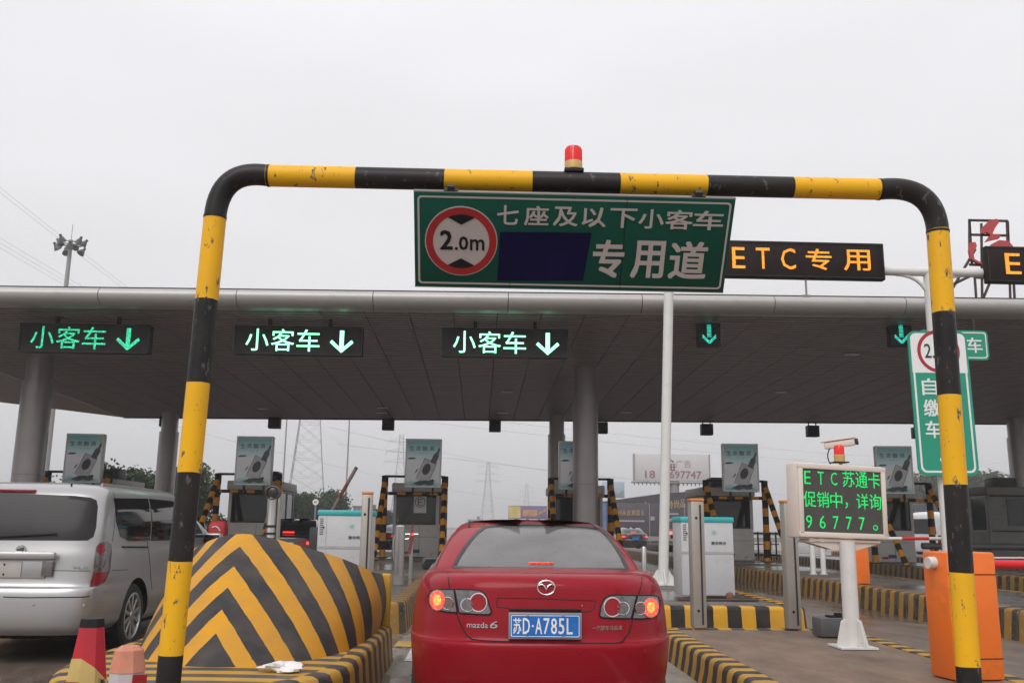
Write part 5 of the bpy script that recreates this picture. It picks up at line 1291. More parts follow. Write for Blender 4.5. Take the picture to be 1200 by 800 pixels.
# ================================================================== BOOTHS, GUARD FRAMES, POSTERS
PIPE = stripes('guard_pipe_bands', .50, c1=(.76, .31, .02), c2=(.014, .013, .013), wear=.15, dust=.15)
BYD = 29.8
M['booth_dark'] = mat('grey_booth_panel', (.20, .195, .18), .55, var=.1, dirt=.3)
def booth(cx, label, D=BYD, w=1.45, letter=None, tall=0, wf=1, BM=None):
    BM = BM or M['booth']
    t = thing('toll_booth', label, 'booth', (cx, D, HI), 0, 'toll booths on the islands')
    H = 2.25+tall; dep = 2.3
    mb = MB(); mb.box(0, dep/2, .50, w, dep, 1.0, 0, None, .03); mb.build('lower_panel', BM, t)
    for sx in (-1, 1):
        for sy in (0, 1): mb = MB(); mb.box(sx*(w/2-.05), sy*(dep-.1)+.05, 1+(H-1.25)/2, .10, .10, H-1.2, 0, None, .01); mb.build('corner_post', BM, t)
    mb = MB(); mb.box(0, dep/2, H-.10, w+.12, dep+.2, .28, 0, None, .04); mb.build('roof', BM, t)
    if wf < 1: mb = MB(); mb.box(0, .12, 1+(H-1.25)/2, w-.12, .08, H-1.25); mb.build('front_wall', M['booth_dark'], t)
    mb = MB(); mb.box(0, .07, 1+(H-1.25)/2+(.05 if wf < 1 else 0), (w-.16)*wf, .03, (H-1.25)*(.75 if wf < 1 else 1)); mb.build('front_window', M['glass2'], t)
    mb = MB(); mb.box(0, .045, 1.02, w-.1, .04, .05); mb.box(0, .045, H-.26, w-.1, .04, .05)
    for sx in (-1, 1): mb.box(sx*(w/2-.08), .045, 1+(H-1.25)/2, .05, .04, H-1.25)
    mb.build('window_frame', M['dark'], t)
    for sx in (-1, 1):
        for k in range(2):
            mb = MB(); mb.box(sx*(w/2-.03), .55+k*1.05+.05, 1+(H-1.3)/2, .03, .92, H-1.35); f = mb.build('side_window', M['glass2'], t)
            mb = MB()
            for z in (1.02, H-.28): mb.box(sx*(w/2-.015), .6+k*1.05, z, .04, 1.0, .05)
            for y in (.12, 1.1): mb.box(sx*(w/2-.015), y+k*1.05, 1+(H-1.3)/2, .04, .05, H-1.3)
            mb.build('frame', M['grey'], f)
    mb = MB(); mb.box(.1, 1.3, H+.22, .8, .7, .38, 0, None, .05); ac = mb.build('air_conditioner', M['plastic'], t)
    mb = MB()
    for i in range(6): mb.box(.1, .945, H+.10+i*.045, .7, .015, .012)
    mb.build('grille', M['black'], ac)
    mb = MB(); mb.box(0, -.006, .62, w-.1, .008, .008); mb.box(.12, -.006, .5, .008, .008, .9); mb.build('panel_seam', M['dark'], t)
    mb = MB(); mb.box(.02, -.01, .18, .26, .012, .11); mb.build('blue_label', mat('blue_print', (.02, .07, .22), .5), t)
    mb = MB(); mb.box(-.22, -.01, .13, .2, .012, .07); mb.build('red_label', M['signred'], t)
    if letter:
        mb = MB(); mb.box(.12, .03, 1.62, .40, .01, .52); n_ = mb.build('notice', M['pale2'], t)
        mb = MB(); text(mb, 'E', .05, 1.60, .19, 1.80, .022, bold=-.01, th=.004)
        o_ = circle(.12, 1.70, .165, 28); i_ = circle(.12, 1.70, .145, 28); mb.add([(p[0], .020, p[1]) for p in o_+i_], [(i, (i+1) % 28, 28+(i+1) % 28, 28+i) for i in range(28)]); mb.build('notice_letter', M['dark'], n_)
    return t
def guard(cx, label, w=1.85, D=28.9):
    t = thing('pipe_guard', label, 'guard', (cx, D, HI), 0, 'black and yellow pipe guard frames before the booths')
    r = .095; H = 2.45
    for s in (-1, 1):
        mb = MB(); mb.tube([(s*w/2, 0, 0), (s*w/2, 0, H-.2)], r, 14, 0, True, .12 if s > 0 else 0); mb.build('upright', PIPE, t, 60)
        mb = MB(); mb.tube([(s*w/2+s*.03, -2.2, 0), (s*w/2, -.02, H-.12)], r*.9, 14, 0, True, .2); mb.build('raking_leg', PIPE, t, 60)
        mb = MB(); mb.tube([(s*w/2, 0, H-.3), (s*w/2, 0, H+.02)], r*1.08, 14); mb.build('cap', M['black'], t)
        mb = MB(); mb.box(s*w/2, 0, .01, .3, .3, .02); mb.box(s*w/2+s*.03, -2.2, .01, .3, .3, .02); mb.build('foot_plate', M['dark'], t)
    mb = MB(); mb.box(0, 0, H, w, .07, .07); mb.build('top_rail', M['black'], t)
    mb = MB(); mb.tube([(-w/2, -.0, 1.93), (w/2, -.0, 1.93)], .05, 10, 0, True, .1); mb.build('cross_rail', PIPE, t, 60)
    return t
# poster print: colour bands, text, bottle and plate
def ramp_mat():
    m = mat('poster_print_added_glow', (0, 0, 0), .3, var=0); t = m.node_tree; b = t.nodes['Principled BSDF']; tcn = N(t, 'ShaderNodeTexCoord'); sp = N(t, 'ShaderNodeSeparateXYZ'); t.links.new(tcn.outputs['Object'], sp.inputs[0])
    r = N(t, 'ShaderNodeMapRange'); r.inputs[2].default_value = 1.45; t.links.new(sp.outputs['Z'], r.inputs[0])
    nn = N(t, 'ShaderNodeTexNoise'); nn.inputs['Scale'].default_value = 3; t.links.new(tcn.outputs['Object'], nn.inputs['Vector'])
    a = N(t, 'ShaderNodeMath', operation='MULTIPLY_ADD'); a.inputs[1].default_value = .16; t.links.new(nn.outputs[0], a.inputs[0]); t.links.new(r.outputs[0], a.inputs[2])
    c = N(t, 'ShaderNodeValToRGB'); cr_ = c.color_ramp; cr_.elements[0].color = (.05, .22, .21, 1); cr_.elements[0].position = .10; cr_.elements[1].color = (.13, .26, .27, 1); cr_.elements[1].position = 1
    for p, col in ((.22, (.30, .32, .33, 1)), (.62, (.36, .35, .36, 1)), (.72, (.25, .33, .34, 1))):
        e = cr_.elements.new(p); e.color = [x*1.45 for x in col[:3]]+[1]
    t.links.new(a.outputs[0], c.inputs[0]); t.links.new(c.outputs[0], b.inputs['Base Color']); t.links.new(c.outputs[0], b.inputs['Emission Color']); b.inputs['Emission Strength'].default_value = .16; return m  # faint glow added to the unlit print to brighten it under the canopy
POST = ramp_mat(); INK = mat('poster_ink', (.03, .04, .045), .4); INK2 = mat('poster_mid_ink', (.12, .12, .13), .4); LEAF = mat('poster_leaf', (.03, .12, .09), .4); PAL = mat('poster_pale', (.62, .62, .64), .4)
PWH = mat('poster_frame_white', (.80, .80, .79), .35, var=.03)
def poster(cx, label, D=28.35, zb=2.48, rz=0):
    t = thing('poster_box', label, 'advertising sign', (cx, D, zb), rz, 'tall advertising light boxes in front of the booths')
    w, h = 1.10, 1.47
    mb = MB(); mb.box(0, .12, h/2, w, .22, h, 0, None, .02); mb.build('case', PWH, t)
    mb = MB()
    for s in (-1, 1): mb.box(s*(w/2-.022), -.005, h/2, .045, .03, h, 0, None, .006); mb.box(0, -.005, h/2+s*(h/2-.022), w-.09, .03, .045, 0, None, .006)
    mb.build('frame', PWH, t)
    mb = MB(); mb.box(0, .003, h/2, w-.08, .01, h-.08); mb.build('print', POST, t)
    mb = MB()
    for i, c in enumerate('生态酿酒'): text(mb, c, -.43+i*.20, 1.10+(i % 2)*.015, -.28+i*.20, 1.25, -.003, bold=.012, th=.002)
    for i, c in enumerate('自然源'): text(mb, c, -.14+i*.1, 1.015, -.10+i*.1, 1.05, -.003, bold=-.005, th=.002)
    mb.prism([(-.30, .10), (-.02, .10), (.10, .16), (.28, .12), (.36, .20), (.30, .26), (.18, .20), (.02, .26), (-.16, .18)], -.0035, -.003)
    mb.build('poster_lettering', INK, t)['kind'] = 'stuff'
    mb = MB()
    T = Matrix.Translation((.10, 0, .50)) @ Matrix.Rotation(math.radians(22), 4, 'Y')
    mb.prism([(-.20, -.34), (.20, -.34), (.20, .34), (-.20, .34)], -.004, -.0035, 0, T)
    mb.build('poster_box_picture', PAL, t)
    mb = MB()
    for a, b in (((-.20, -.34), (-.20, .34)), ((-.20, .34), (.20, .34)), ((.20, .34), (.20, -.34))): mb.tube([(T @ Vector((a[0], -.004, a[1]))), (T @ Vector((b[0], -.004, b[1])))], .006, 4)
    T2 = Matrix.Translation((.37, 0, .92)) @ Matrix.Rotation(math.radians(24), 4, 'Y'); mb.prism([(-.085, -.20), (.085, -.20), (.085, .06), (.035, .14), (.035, .30), (-.035, .30), (-.035, .14), (-.085, .06)], -.005, -.0045, 0, T2)
    mb.prism([(-.26, .42), (-.20, .46), (-.14, .56), (-.20, .54)], -.0045, -.004); mb.build('poster_bottle', INK2, t)
    mb = MB(); mb.prism([(.10+.12*math.cos(q)*1.0+.04*math.sin(q), .55+.17*math.sin(q)) for q in [i*math.pi/8 for i in range(16)]], -.006, -.0055); mb.prism([(-.30, .12), (-.10, .05), (.05, .10), (.2, .06), (.36, .10), (.3, .17), (.1, .22), (-.1, .2)], -.0060, -.0055); mb.build('poster_dark_leaf', mat('poster_plate_ink', (.05, .065, .065), .4, var=.5, vs=25), t)
    mb = MB(); mb.prism([(-.50, .86), (-.40, .90), (-.28, .90), (-.20, .87), (-.30, .85), (-.42, .84)], -.0055, -.005); mb.build('poster_leaf', LEAF, t)
    for s in (-.3, .3): mb = MB(); mb.box(s, .2, -.1, .06, .06, .3); mb.build('support', M['dark'], t)
    return t
desc = {-3: 'above the silver van roof', -2: 'above the chevron block', -1: 'just left of the red car', 0: 'behind the thick front column', 1: 'above the right white cabinet', 2: 'behind the green text board', 3: 'at the right edge behind the second orange machine'}
for k, (a, b) in ISL.items():
    c = (a+b)/2+(.02 if k else 0)
    if k == 3: booth(18.3, 'grey toll booth at the right edge behind the gantry leg', D=31, w=2.3, tall=.2, wf=.42, BM=M['booth_dark']); continue
    booth(c, 'toll booth with dark window '+desc[k], w=1.6 if k != -1 else 1.45, letter=(k == -1))
    guard(c, 'black and yellow pipe guard frame '+desc[k])
    pxp = {-3: 97, -2: 297, -1: 496, 0: 676, 1: 868, 2: 1048}[k]
    poster(P(pxp, 545, 28.35).x, 'tall advertising box 生态酿酒 with bottle picture '+desc[k], rz=math.radians({-3: 3, -2: -2, -1: 1, 0: 2, 1: -3, 2: -8}[k]))
# red covered machine, raised barrier arm, mirrors, second orange machine, white posts, fence
p = P(256, 615, 23.5); t = thing('covered_machine', 'machine under a red cloth cover beyond the silver van mirror', 'machine', (p.x, 23.5, HI))
vs, fs = stack([(.0, .20, -.16, .2), (.5, .21, -.18, .2), (.85, .215, -.18, .2), (.98, .18, -.14, .17), (1.02, .12, -.1, .12)], .1, 2.6, .1, 2.6, nq=6, ns=3)
rr = random.Random(2); mb = MB(); mb.add([(v[0]+rr.uniform(-.008, .008), v[1]+rr.uniform(-.008, .008), v[2]) for v in vs], fs); mb.build('cover', mat('red_cloth', (.42, .015, .02), .6, var=.2), t)
mb = MB(); mb.tube(bz((-.1, -.19, .86), (.03, -.2, .93), (.1, -.19, .78), 6), .015, 5); mb.build('strap', M['pale2'], t)
p0, p1 = P(387, 596, 20.5), P(418, 547, 20.5)
t = thing('raised_barrier', 'raised dark red barrier arm sticking up behind the left white cabinet', 'barrier', (p0.x-.25, 20.5, HI))
mb = MB(); mb.tube([(.12, 0, .92), (p1.x-p0.x+.25, 0, p1.z-HI)], .04, 10, 0, True, 0); mb.build('arm', stripes('old_barrier_bands', .7, c1=(.13, .03, .03), c2=(.16, .12, .12), wear=.3), t)
mb = MB(); mb.box(0, .1, .45, .32, .4, .9, 0, None, .03); mb.build('machine', M['dark'], t)
t = thing('barrier_machine', 'small orange barrier machine behind the white post of the text board', 'barrier', (P(1003, 655, 17.5).x, 17.5, HI))
mb = MB(); mb.box(0, 0, .48, .34, .4, .95, 0, None, .02); mb.build('body', M['orange'], t)
mb = MB(); mb.box(0, -.202, .78, .32, .006, .008); mb.build('door_seam', M['black'], t)
mb = MB(); mb.tube([(-.1, -.25, .82), (1.6, -.2, .84)], .03, 10, 0, True, 0); mb.build('arm', stripes('far_arm_bands', 1.3, c1=(.62, .02, .03), c2=(.66, .64, .62), wear=.1, dust=.1, duty=.4, phase=.4), t)
for px, l in ((953, 'left one of the two short white posts under the text board'), (965, 'right one of the two short white posts under the text board')):
    p = P(px, 668, 21.0); t = thing('white_post', l, 'post', (p.x, 21, HI), 0, 'short white posts'); mb = MB(); mb.lathe([(.06, 0), (.06, .85), (.05, .88)], n=14); mb.build('tube', M['white'], t); mb = MB(); mb.lathe([(.09, 0), (.09, .02)], n=12); mb.build('foot', M['white'], t)
# white gate between booth and frame on island 1
t = thing('low_fence', 'low white fence panel right of the booth behind the right white cabinet', 'fence', (P(896, 650, 31).x, 31, HI))
mb = MB(); mb.box(0, 0, .85, 1.0, .04, .06); mb.box(0, 0, .15, 1.0, .04, .06); mb.box(0, 0, .5, 1., .03, .03); mb.build('rail', M['dark'], t)
for i in range(5): mb = MB(); mb.box(-.4+i*.2, 0, .45, .045, .035, .9); mb.build('picket', M['dark'], t)

# ================================================================== FAR BACKGROUND
BARK = mat('bark', (.05, .04, .03), .9, var=.2)
def leafmat(name, c):
    m = mat(name, c, .75, var=.45, vs=.8, spec=.2); return m
LV = [leafmat('foliage_dark', (.030, .048, .018)), leafmat('foliage_mid', (.045, .065, .026)), leafmat('foliage_olive', (.060, .070, .030))]
TREES = {}
def tree_mesh(key, h, w, seed, leaves, lm):
    rr = random.Random(seed); mb = MB(); tk = MB()
    tk.tube([(0, 0, 0), (.1, 0, h*.25), (-.05, .1, h*.5), (.0, 0, h*.8)], [h*.03, h*.022, h*.015, h*.006], 7)
    cl = []
    for i in range(26):
        a = rr.uniform(0, 6.28); z = h*rr.uniform(.16, .93); k = math.sin(math.pi*min(1, (z/h)*.85+.12))**.6
        r = w*.5*k*rr.uniform(.25, .95); cl.append((r*math.cos(a), r*math.sin(a), z, w*rr.uniform(.10, .24)))
        if i < 9: tk.tube([(0, 0, z*.55), (r*math.cos(a)*.5, r*math.sin(a)*.5, z*.85), (r*math.cos(a), r*math.sin(a), z)], [h*.010, h*.006, h*.002], 4)
    vs = []; fs = []; mi = []
    for k in range(leaves):
        c = cl[rr.randrange(len(cl))]; d = Vector((rr.gauss(0, 1), rr.gauss(0, 1), rr.gauss(0, .8))).normalized()*c[3]*rr.uniform(.45, 1.12)
        p = Vector(c[:3])+d; s = w*rr.uniform(.018, .036)
        u = Vector((rr.gauss(0, 1), rr.gauss(0, 1), rr.gauss(0, 1))).normalized(); v = u.orthogonal().normalized()
        o = len(vs); vs += [p-u*s, p+v*s*.6, p+u*s, p-v*s*.6]; fs.append((o, o+1, o+2, o+3))
    mb.add(vs, fs)
    a = tk.build('trunk', BARK); b = mb.build('crown', lm, fix=False)
    TREES[key] = (a, b, [False])
    return TREES[key]
tree_mesh(0, 6, 5.5, 1, 5200, LV[0]); tree_mesh(1, 8, 6.5, 2, 5200, LV[1]); tree_mesh(2, 5, 6, 3, 5200, LV[0]); tree_mesh(3, 9, 6, 4, 5200, LV[2])
def tree(kind, x, y, H, label, group, rz=0):
    sc = H/(6, 8, 5, 9)[kind]
    a, b, used = TREES[kind]; t = thing('tree', label, 'tree', (x, y, 0), rz, group); t.scale = (sc, sc, sc)
    for o in (a, b):
        if used[0]: o2 = o.copy(); COL.objects.link(o2)
        else: o2 = o
        o2.parent = t
    used[0] = True
rr = random.Random(11)
WL = ['farthest left beyond the van roof', 'just left of the front left column', 'behind the front left column', 'right of the front left column', 'left of the poster above the van', 'behind the poster above the van', 'just right of the poster above the van', 'between that poster and the second left column', 'right before the second left column', 'behind the second left column', 'just right of the second left column', 'left of the left gantry leg', 'behind the left gantry leg', 'just right of the left gantry leg', 'left of the poster above the chevron block', 'behind the poster above the chevron block']
g1 = 'dark trees behind the left booths'
for i in range(16):
    px = -30+i*17; D = rr.uniform(52, 66); x = P(px, 600, D).x
    tree([0, 2, 0, 1][i % 4], x, D, rr.uniform(4.2, 4.9) if i > 7 else rr.uniform(2.6, 3.2), 'dark green tree of the left thicket, '+WL[i], g1, rr.uniform(0, 6))
for i, (px, D, sc) in enumerate(((352, 85, 4.3), (366, 88, 3.8), (382, 90, 4.2), (395, 92, 3.6), (338, 80, 3.8), (322, 78, 3.8), (300, 72, 3.6), (408, 95, 2.6))):
    tree([0, 1, 2][i % 3], P(px, 600, D).x, D, sc, 'dark tree below the lattice pylon, '+['behind the left leg of the pylon', 'in the middle of the pylon foot', 'right of the pylon foot', 'left of the raised barrier arm', 'just left of the pylon foot', 'beside the round lamp disc', 'behind the booth of the chevron island', 'right of the raised barrier arm'][i], 'trees below the lattice pylon', i)
for i in range(12):
    px = 1048+i*15; D = rr.uniform(140, 165); tree([1, 3, 1, 0][i % 4], P(px, 600, D).x, D, rr.uniform(9.5, 13.0), 'hazy tree on the right, '+['left of the text board', 'behind the left edge of the text board', 'behind the camera of the text board', 'right of the text board top', 'left of the right rear poster', 'behind the right rear poster', 'behind the tall green sign left edge', 'behind the right gantry leg', 'just right of the gantry leg', 'above the roof of the grey booth', 'right of the grey booth roof', 'at the right edge of the photo'][i], 'hazy trees on the right beyond the booths', i*1.3)
for i in range(5):
    px = 432+i*6; D = 120; tree(2, P(px, 600, D).x, D, 3, 'small tree by the pink buildings, '+['leftmost', 'second from the left', 'middle one', 'second from the right', 'rightmost'][i], 'small trees by the pink buildings', i)

# lattice pylons
STEEL = mat('pylon_steel', (.36, .36, .37), .6, .3, var=0)
def pylon(x, y, h, wb, wt, label, group, r=.09, z0=0, arms=3):
    t = thing('pylon', label, 'pylon', (x, y, z0), .15, group); legs = MB(); br = MB(); n = 12
    W_ = lambda f: (wb*(1-f)**1.35+wt)/2
    c = lambda f, k: Vector(((1, -1, -1, 1)[k]*W_(f), (1, 1, -1, -1)[k]*W_(f), h*f))
    for k in range(4):
        for i in range(n): legs.bar(c(i/n, k), c((i+1)/n, k), r)
    legs.build('leg_frame', STEEL, t)
    for i in range(n):
        f0, f1 = i/n, (i+1)/n
        for k in range(4):
            k2 = (k+1) % 4; br.bar(c(f0, k), c(f1, k2), r*.55, 3); br.bar(c(f0, k2), c(f1, k), r*.55, 3); br.bar(c(f1, k), c(f1, k2), r*.5, 3)
            m_ = (c(f0, k)+c(f0, k2))/2
            if i < 7: br.bar(m_, c((f0+f1)/2, k), r*.4, 3); br.bar(m_, c((f0+f1)/2, k2), r*.4, 3)
    br.build('lattice', STEEL, t)
    for i in range(arms):
        z = h*(.70+.11*i); L = wb*(1.05-.12*i)
        for s in (-1, 1):
            a = MB(); a.bar((0, -wt/2, z), (s*L, 0, z+.2), r*.7); a.bar((0, wt/2, z), (s*L, 0, z+.2), r*.7); a.bar((0, 0, z+h*.045), (s*L, 0, z+.2), r*.6)
            for q in range(1, 5): a.bar((s*L*q/5, 0, z+.2*q/5), (s*L*(q-.5)/5, 0, z+h*.045*(1-q/5)+.1), r*.4, 3)
            a.bar((s*L, 0, z+.2), (s*L, 0, z-1.6), r*.8, 5); a.build('cross_arm', STEEL, t)
    return t
p = P(357, 610, 175); pylon(p.x, 175, 40, 6.6, 1.3, 'large lattice pylon rising behind the left part of the canopy', None, .075)
for px, D, h, l in ((467, 420, 42, 'faint far pylon just left of the middle poster box'), (571, 560, 40, 'faint far pylon over the red car roof, nearer of two'), (617, 800, 38, 'very faint small pylon left of the dark middle column')):
    q = P(px, 612, D); pylon(q.x, D, h, 7, 1.6, l, 'faint far pylons', .13)
# cables
CAB = mat('cable', (.10, .10, .11), .6)
def cable(a, b, sag, r, label, grp='power lines crossing the sky'):
    mb = MB(); n = 24; mb.tube([a.lerp(b, i/n)-Vector((0, 0, 4*sag*(i/n)*(1-i/n))) for i in range(n+1)], r, 5, 0, False)
    return tag(mb.build('power_cable', CAB), label, 'cable', grp)
for i, (a, b) in enumerate((((-60, 172), (420, 528)), ((-60, 178), (420, 532)), ((-60, 243), (330, 452)), ((-60, 249), (330, 456)), ((-60, 255), (330, 459)))):
    cable(P(*a, 110), P(*b, 330), 2.0, .017, 'thin power line at the upper left, '+['topmost of five', 'second from the top', 'middle of five', 'fourth from the top', 'lowest of five'][i])
for i, (a, b) in enumerate((((380, 470), (1250, 545)), ((380, 480), (1250, 556)), ((385, 500), (760, 560)), ((395, 520), (1250, 600)), ((100, 470), (640, 590)))):
    cable(P(*a, 210), P(*b, 420), 3, .028, 'faint far line below the canopy, '+['topmost, crossing to the right', 'second from the top', 'short one behind the middle posters', 'lowest one crossing right', 'one crossing the left posters'][i], 'faint power lines below the canopy')
# high mast
D = 82; p = P(83, 285, D); b0 = P(66, 612, D)
t = thing('floodlight_mast', 'tall floodlight mast with a ring of lamps above the left end of the canopy', 'light mast', (p.x, D, 0)); h = p.z
mb = MB(); mb.lathe([(.32, 0), (.24, h*.5), (.17, h+.3)], n=14); mb.build('pole', M['grey'], t)
mb = MB(); mb.bar((0, 0, h), (0, 0, h+1.8), .03); mb.build('lightning_rod', M['grey'], t)
mb = MB(); mb.lathe([(.9, h-.1), (1.0, h-.1), (1.0, h+.0), (.9, h+.0)], n=24, cap=False)
for k in range(4): q = k*math.pi/2+.4; mb.bar((0, 0, h-.05), (math.cos(q), math.sin(q), h-.05), .05)
mb.build('lamp_ring', M['grey'], t)
for k in range(9):
    q = k*2*math.pi/9+.2; T = Matrix.Translation((1.25*math.cos(q), 1.25*math.sin(q), h+(-.35 if k % 2 else .25))) @ Matrix.Rotation(q, 4, 'Z') @ Matrix.Rotation(math.radians(35), 4, 'Y')
    mb = MB(); mb.lathe([(.13, .0), (.20, -.10), (.36, -.48), (.34, -.50)], n=12, T=T); mb.lathe([(.12, .0), (.12, .22)], n=8, T=T); mb.build('floodlight', M['plastic'], t)
# thin lamp posts
for px, l in ((338, 'thin pale lamp post left of the lattice pylon'), (411, 'thin pale lamp post right of the lattice pylon')):
    D = 150; p = P(px, 460, D); t = thing('lamp_post', l, 'lamp post', (p.x, D, 0), 0, 'thin pale lamp posts by the pylon'); mb = MB(); mb.lathe([(.17, 0), (.10, p.z)], n=8); mb.build('pole', M['grey'], t)
    mb = MB(); mb.bar((0, 0, p.z), (1.8, 0, p.z+.3), .07); mb.box(2.1, 0, p.z+.3, .8, .3, .12); mb.build('lamp_head', M['grey'], t)
# round road sign
p = P(370, 588, 60); t = thing('round_sign', 'small round white sign seen above the far trees left of the raised barrier', 'road sign', (p.x, 60, 0)); mb = MB(); mb.lathe([(.05, 0), (.05, p.z)], n=8); mb.build('pole', M['grey'], t)
mb = MB(); mb.lathe([(.19, -.08), (.19, -.05)], (0, 0, p.z), 'Y', 24); mb.build('disc', M['pale2'], t)
mb = MB(); text(mb, '60', -.10, p.z-.07, .10, p.z+.07, -.085, bold=.02, th=.004); mb.build('numerals', M['black'], t)

# billboards and the banner wall
def board(name, label, px0, py0, px1, py1, D, m, deep=.5, group=None):
    a, b = P(px0, py0, D), P(px1, py1, D); t = thing(name, label, 'billboard', ((a.x+b.x)/2, D, 0), 0, group); w, z0, z1 = b.x-a.x, b.z, a.z
    mb = MB(); mb.box(0, deep/2, (z0+z1)/2, w, deep, z1-z0, 0, None, .05); mb.build('panel', m, t); return t, w, z0, z1
D = 95; t, w, z0, z1 = board('billboard', 'large pale billboard on a single column with 广告 and a phone number', 742, 531, 833, 564, D, mat('pale_hoarding', (.50, .49, .49), .5, var=.05, vs=.3))
mb = MB(); text(mb, '广告', w*.05, z0+(z1-z0)*.50, w*.25, z1-(z1-z0)*.22, -.01, bold=-.012, th=.02); mb.build('lettering', mat('grey_print', (.30, .28, .28), .5), t)
mb = MB(); text(mb, '18', -w*.35, z0+(z1-z0)*.10, -w*.22, z0+(z1-z0)*.38, -.01, bold=.02, th=.02); text(mb, '1697747', -w*.08, z0+(z1-z0)*.10, w*.38, z0+(z1-z0)*.38, -.01, bold=.02, th=.02); mb.build('number', mat('maroon_print', (.27, .13, .15), .5), t)
mb = MB(); lx, lz = -w*.03, z0+(z1-z0)*.63
mb.prism([(lx-.65, lz), (lx-.35, lz+.35), (lx, lz+.6), (lx+.5, lz+.25), (lx+.4, lz+.1), (lx, lz+.38), (lx-.5, lz)], -.02, -.01)
for i in range(4): mb.box(lx-.45+i*.3, -.015, lz-.35, .14, .01, .65)
for i in range(3): mb.box(lx, -.015, lz-.6+i*.28, 1.3, .01, .08)
mb.build('logo', MC['maroon_print'], t)
mb = MB(); mb.box(0, .4, z0-.15, w*1.03, .8, .16); 
for i in range(20): mb.bar((-w/2+w*i/19, -.3, z0-.12), (-w/2+w*(i+.5)/19, .6, z0-.4), .05)
mb.build('catwalk', M['grey'], t)
mb = MB(); mb.lathe([(.5, 0), (.5, z0)], (w*.04, .6, 0), n=16); mb.build('column', M['grey'], t)
for i in (-1, 1): mb = MB(); mb.box(i*w*.49, -.02, (z0+z1)/2, .12, .06, z1-z0); mb.build('side_frame', M['grey'], t)
t, w, z0, z1 = board('billboard', 'small pale blue billboard right of the front column', 706, 564, 732, 583, 130, mat('pale_blue_hoarding', (.30, .38, .46), .5, var=.25, vs=.3)); mb = MB(); mb.lathe([(.3, 0), (.3, z0)], n=10); mb.build('column', M['grey'], t)
mb = MB(); mb.prism([(-w*.45, z0+.2), (-w*.1, z0+(z1-z0)*.4), (w*.2, z0+.5), (w*.45, z0+(z1-z0)*.5), (w*.45, z0+.1), (-w*.45, z0+.1)], -.03, -.01); mb.build('picture', mat('grey_green_print', (.2, .24, .24), .5), t)
t, w, z0, z1 = board('billboard', 'yellow and purple billboard above the red car roof', 596, 592, 641, 608, 150, mat('purple_hoarding', (.14, .10, .20), .5, var=.15, vs=.3)); mb = MB()
for i in (-.3, 0, .3): mb.lathe([(.2, 0), (.2, z0)], (w*i, .3, 0), n=8)
mb.build('column', M['grey'], t)
mb = MB(); mb.box(-w*.34, -.03, (z0+z1)/2, w*.3, .03, (z1-z0)*.9); mb.build('yellow_panel', mat('yellow_hoarding', (.50, .38, .12), .5, var=.3, vs=.6), t)
mb = MB(); text(mb, '家装建材', -w*.12, z0+.5, w*.3, z0+1.6, -.02, bold=.02, th=.02) if False else mb.box(w*.06, -.03, z0+.95, w*.38, .03, 1.0); mb.prism([(w*.28, z0+.7), (w*.46, z0+1.2), (w*.47, z1-.3), (w*.40, z0+1.3), (w*.30, z0+1.2)], -.04, -.02); mb.build('orange_print', mat('orange_hoarding', (.42, .20, .10), .5, var=.3, vs=2), t)

D = 74; BW = mat('purple_grey_banner', (.060, .050, .062), .5, var=.1, vs=.2)
t, w, z0, z1 = board('banner_wall', 'long dark purple grey advertising wall with gold characters behind the booths', 700, 588, 822, 642, D, BW, .6)
mb = MB(); a = P(703, 593, D); b = P(816, 579, D); mb.prism([(-w/2, z1-.01), (w/2, z1-.01), (w/2, z1+.0+(b.z-z1)+.3), (w*.1, b.z), (-w*.2, z1+.35)], .0, .6); mb.build('raised_top', BW, t)
wx = lambda px: P(px, 600, D).x-t.location.x
wz = lambda py, px=760: P(px, py, D).z
mb = MB()
for i, c in enumerate('从此雅居乐'): text(mb, c, wx(729+i*5.4), wz(604), wx(733.8+i*5.4), wz(597.2), -.02, bold=.02, th=.03)
text(mb, '道', wx(724.5), wz(604), wx(729), wz(597.5), -.02, bold=0, th=.03)
for i, c in enumerate('岭尚品'): text(mb, c, wx(783+i*7), wz(596-i), wx(789+i*7), wz(586-i), -.02, bold=.02, th=.03)
mb.prism([(wx(755.5), wz(590)), (wx(757.5), wz(590)), (wx(756.5), wz(586.5))], -.04, -.02)
mb.build('gold_lettering', mat('gold_print', (.36, .26, .16), .5, var=.2), t)
mb = MB()
mb.box((wx(725)+wx(755))/2, -.03, wz(610.4), wx(755)-wx(725), .02, .14)
for y in (601.5, 608.5): mb.box((wx(782)+wx(795))/2, -.03, wz(y), wx(795)-wx(782), .02, .22 if y > 605 else .14)
mb.box((wx(762)+wx(767))/2, -.03, wz(607), wx(767)-wx(762), .02, .3)
mb.build('pale_print', mat('pale_print', (.30, .27, .28), .5), t)
mb = MB(); mb.box(wx(761), -.02, (z0+z1)/2, .06, .03, z1-z0); mb.box(wx(802), -.02, (z0+z1)/2, .06, .03, z1-z0); mb.build('panel_joint', M['grey'], t)
mb = MB(); mb.box((wx(782)+wx(797))/2, -.05, wz(623.5), wx(797)-wx(782), .04, .62); mb.build('red_strip', mat('red_hoarding', (.50, .05, .07), .5), t)
mb = MB()
for i in range(9): mb.box(wx(783.5+i*1.5), -.08, wz(624), .07, .02, .3); 
mb.build('strip_print', M['pale2'], t)
mb = MB(); mb.box((wx(700)+wx(712))/2, -.02, (z0+z1)/2+.2, wx(709)-wx(700), .04, z1-z0-.6); mb.build('blue_panel', mat('blue_hoarding', (.10, .16, .32), .5, var=.5, vs=.8), t)
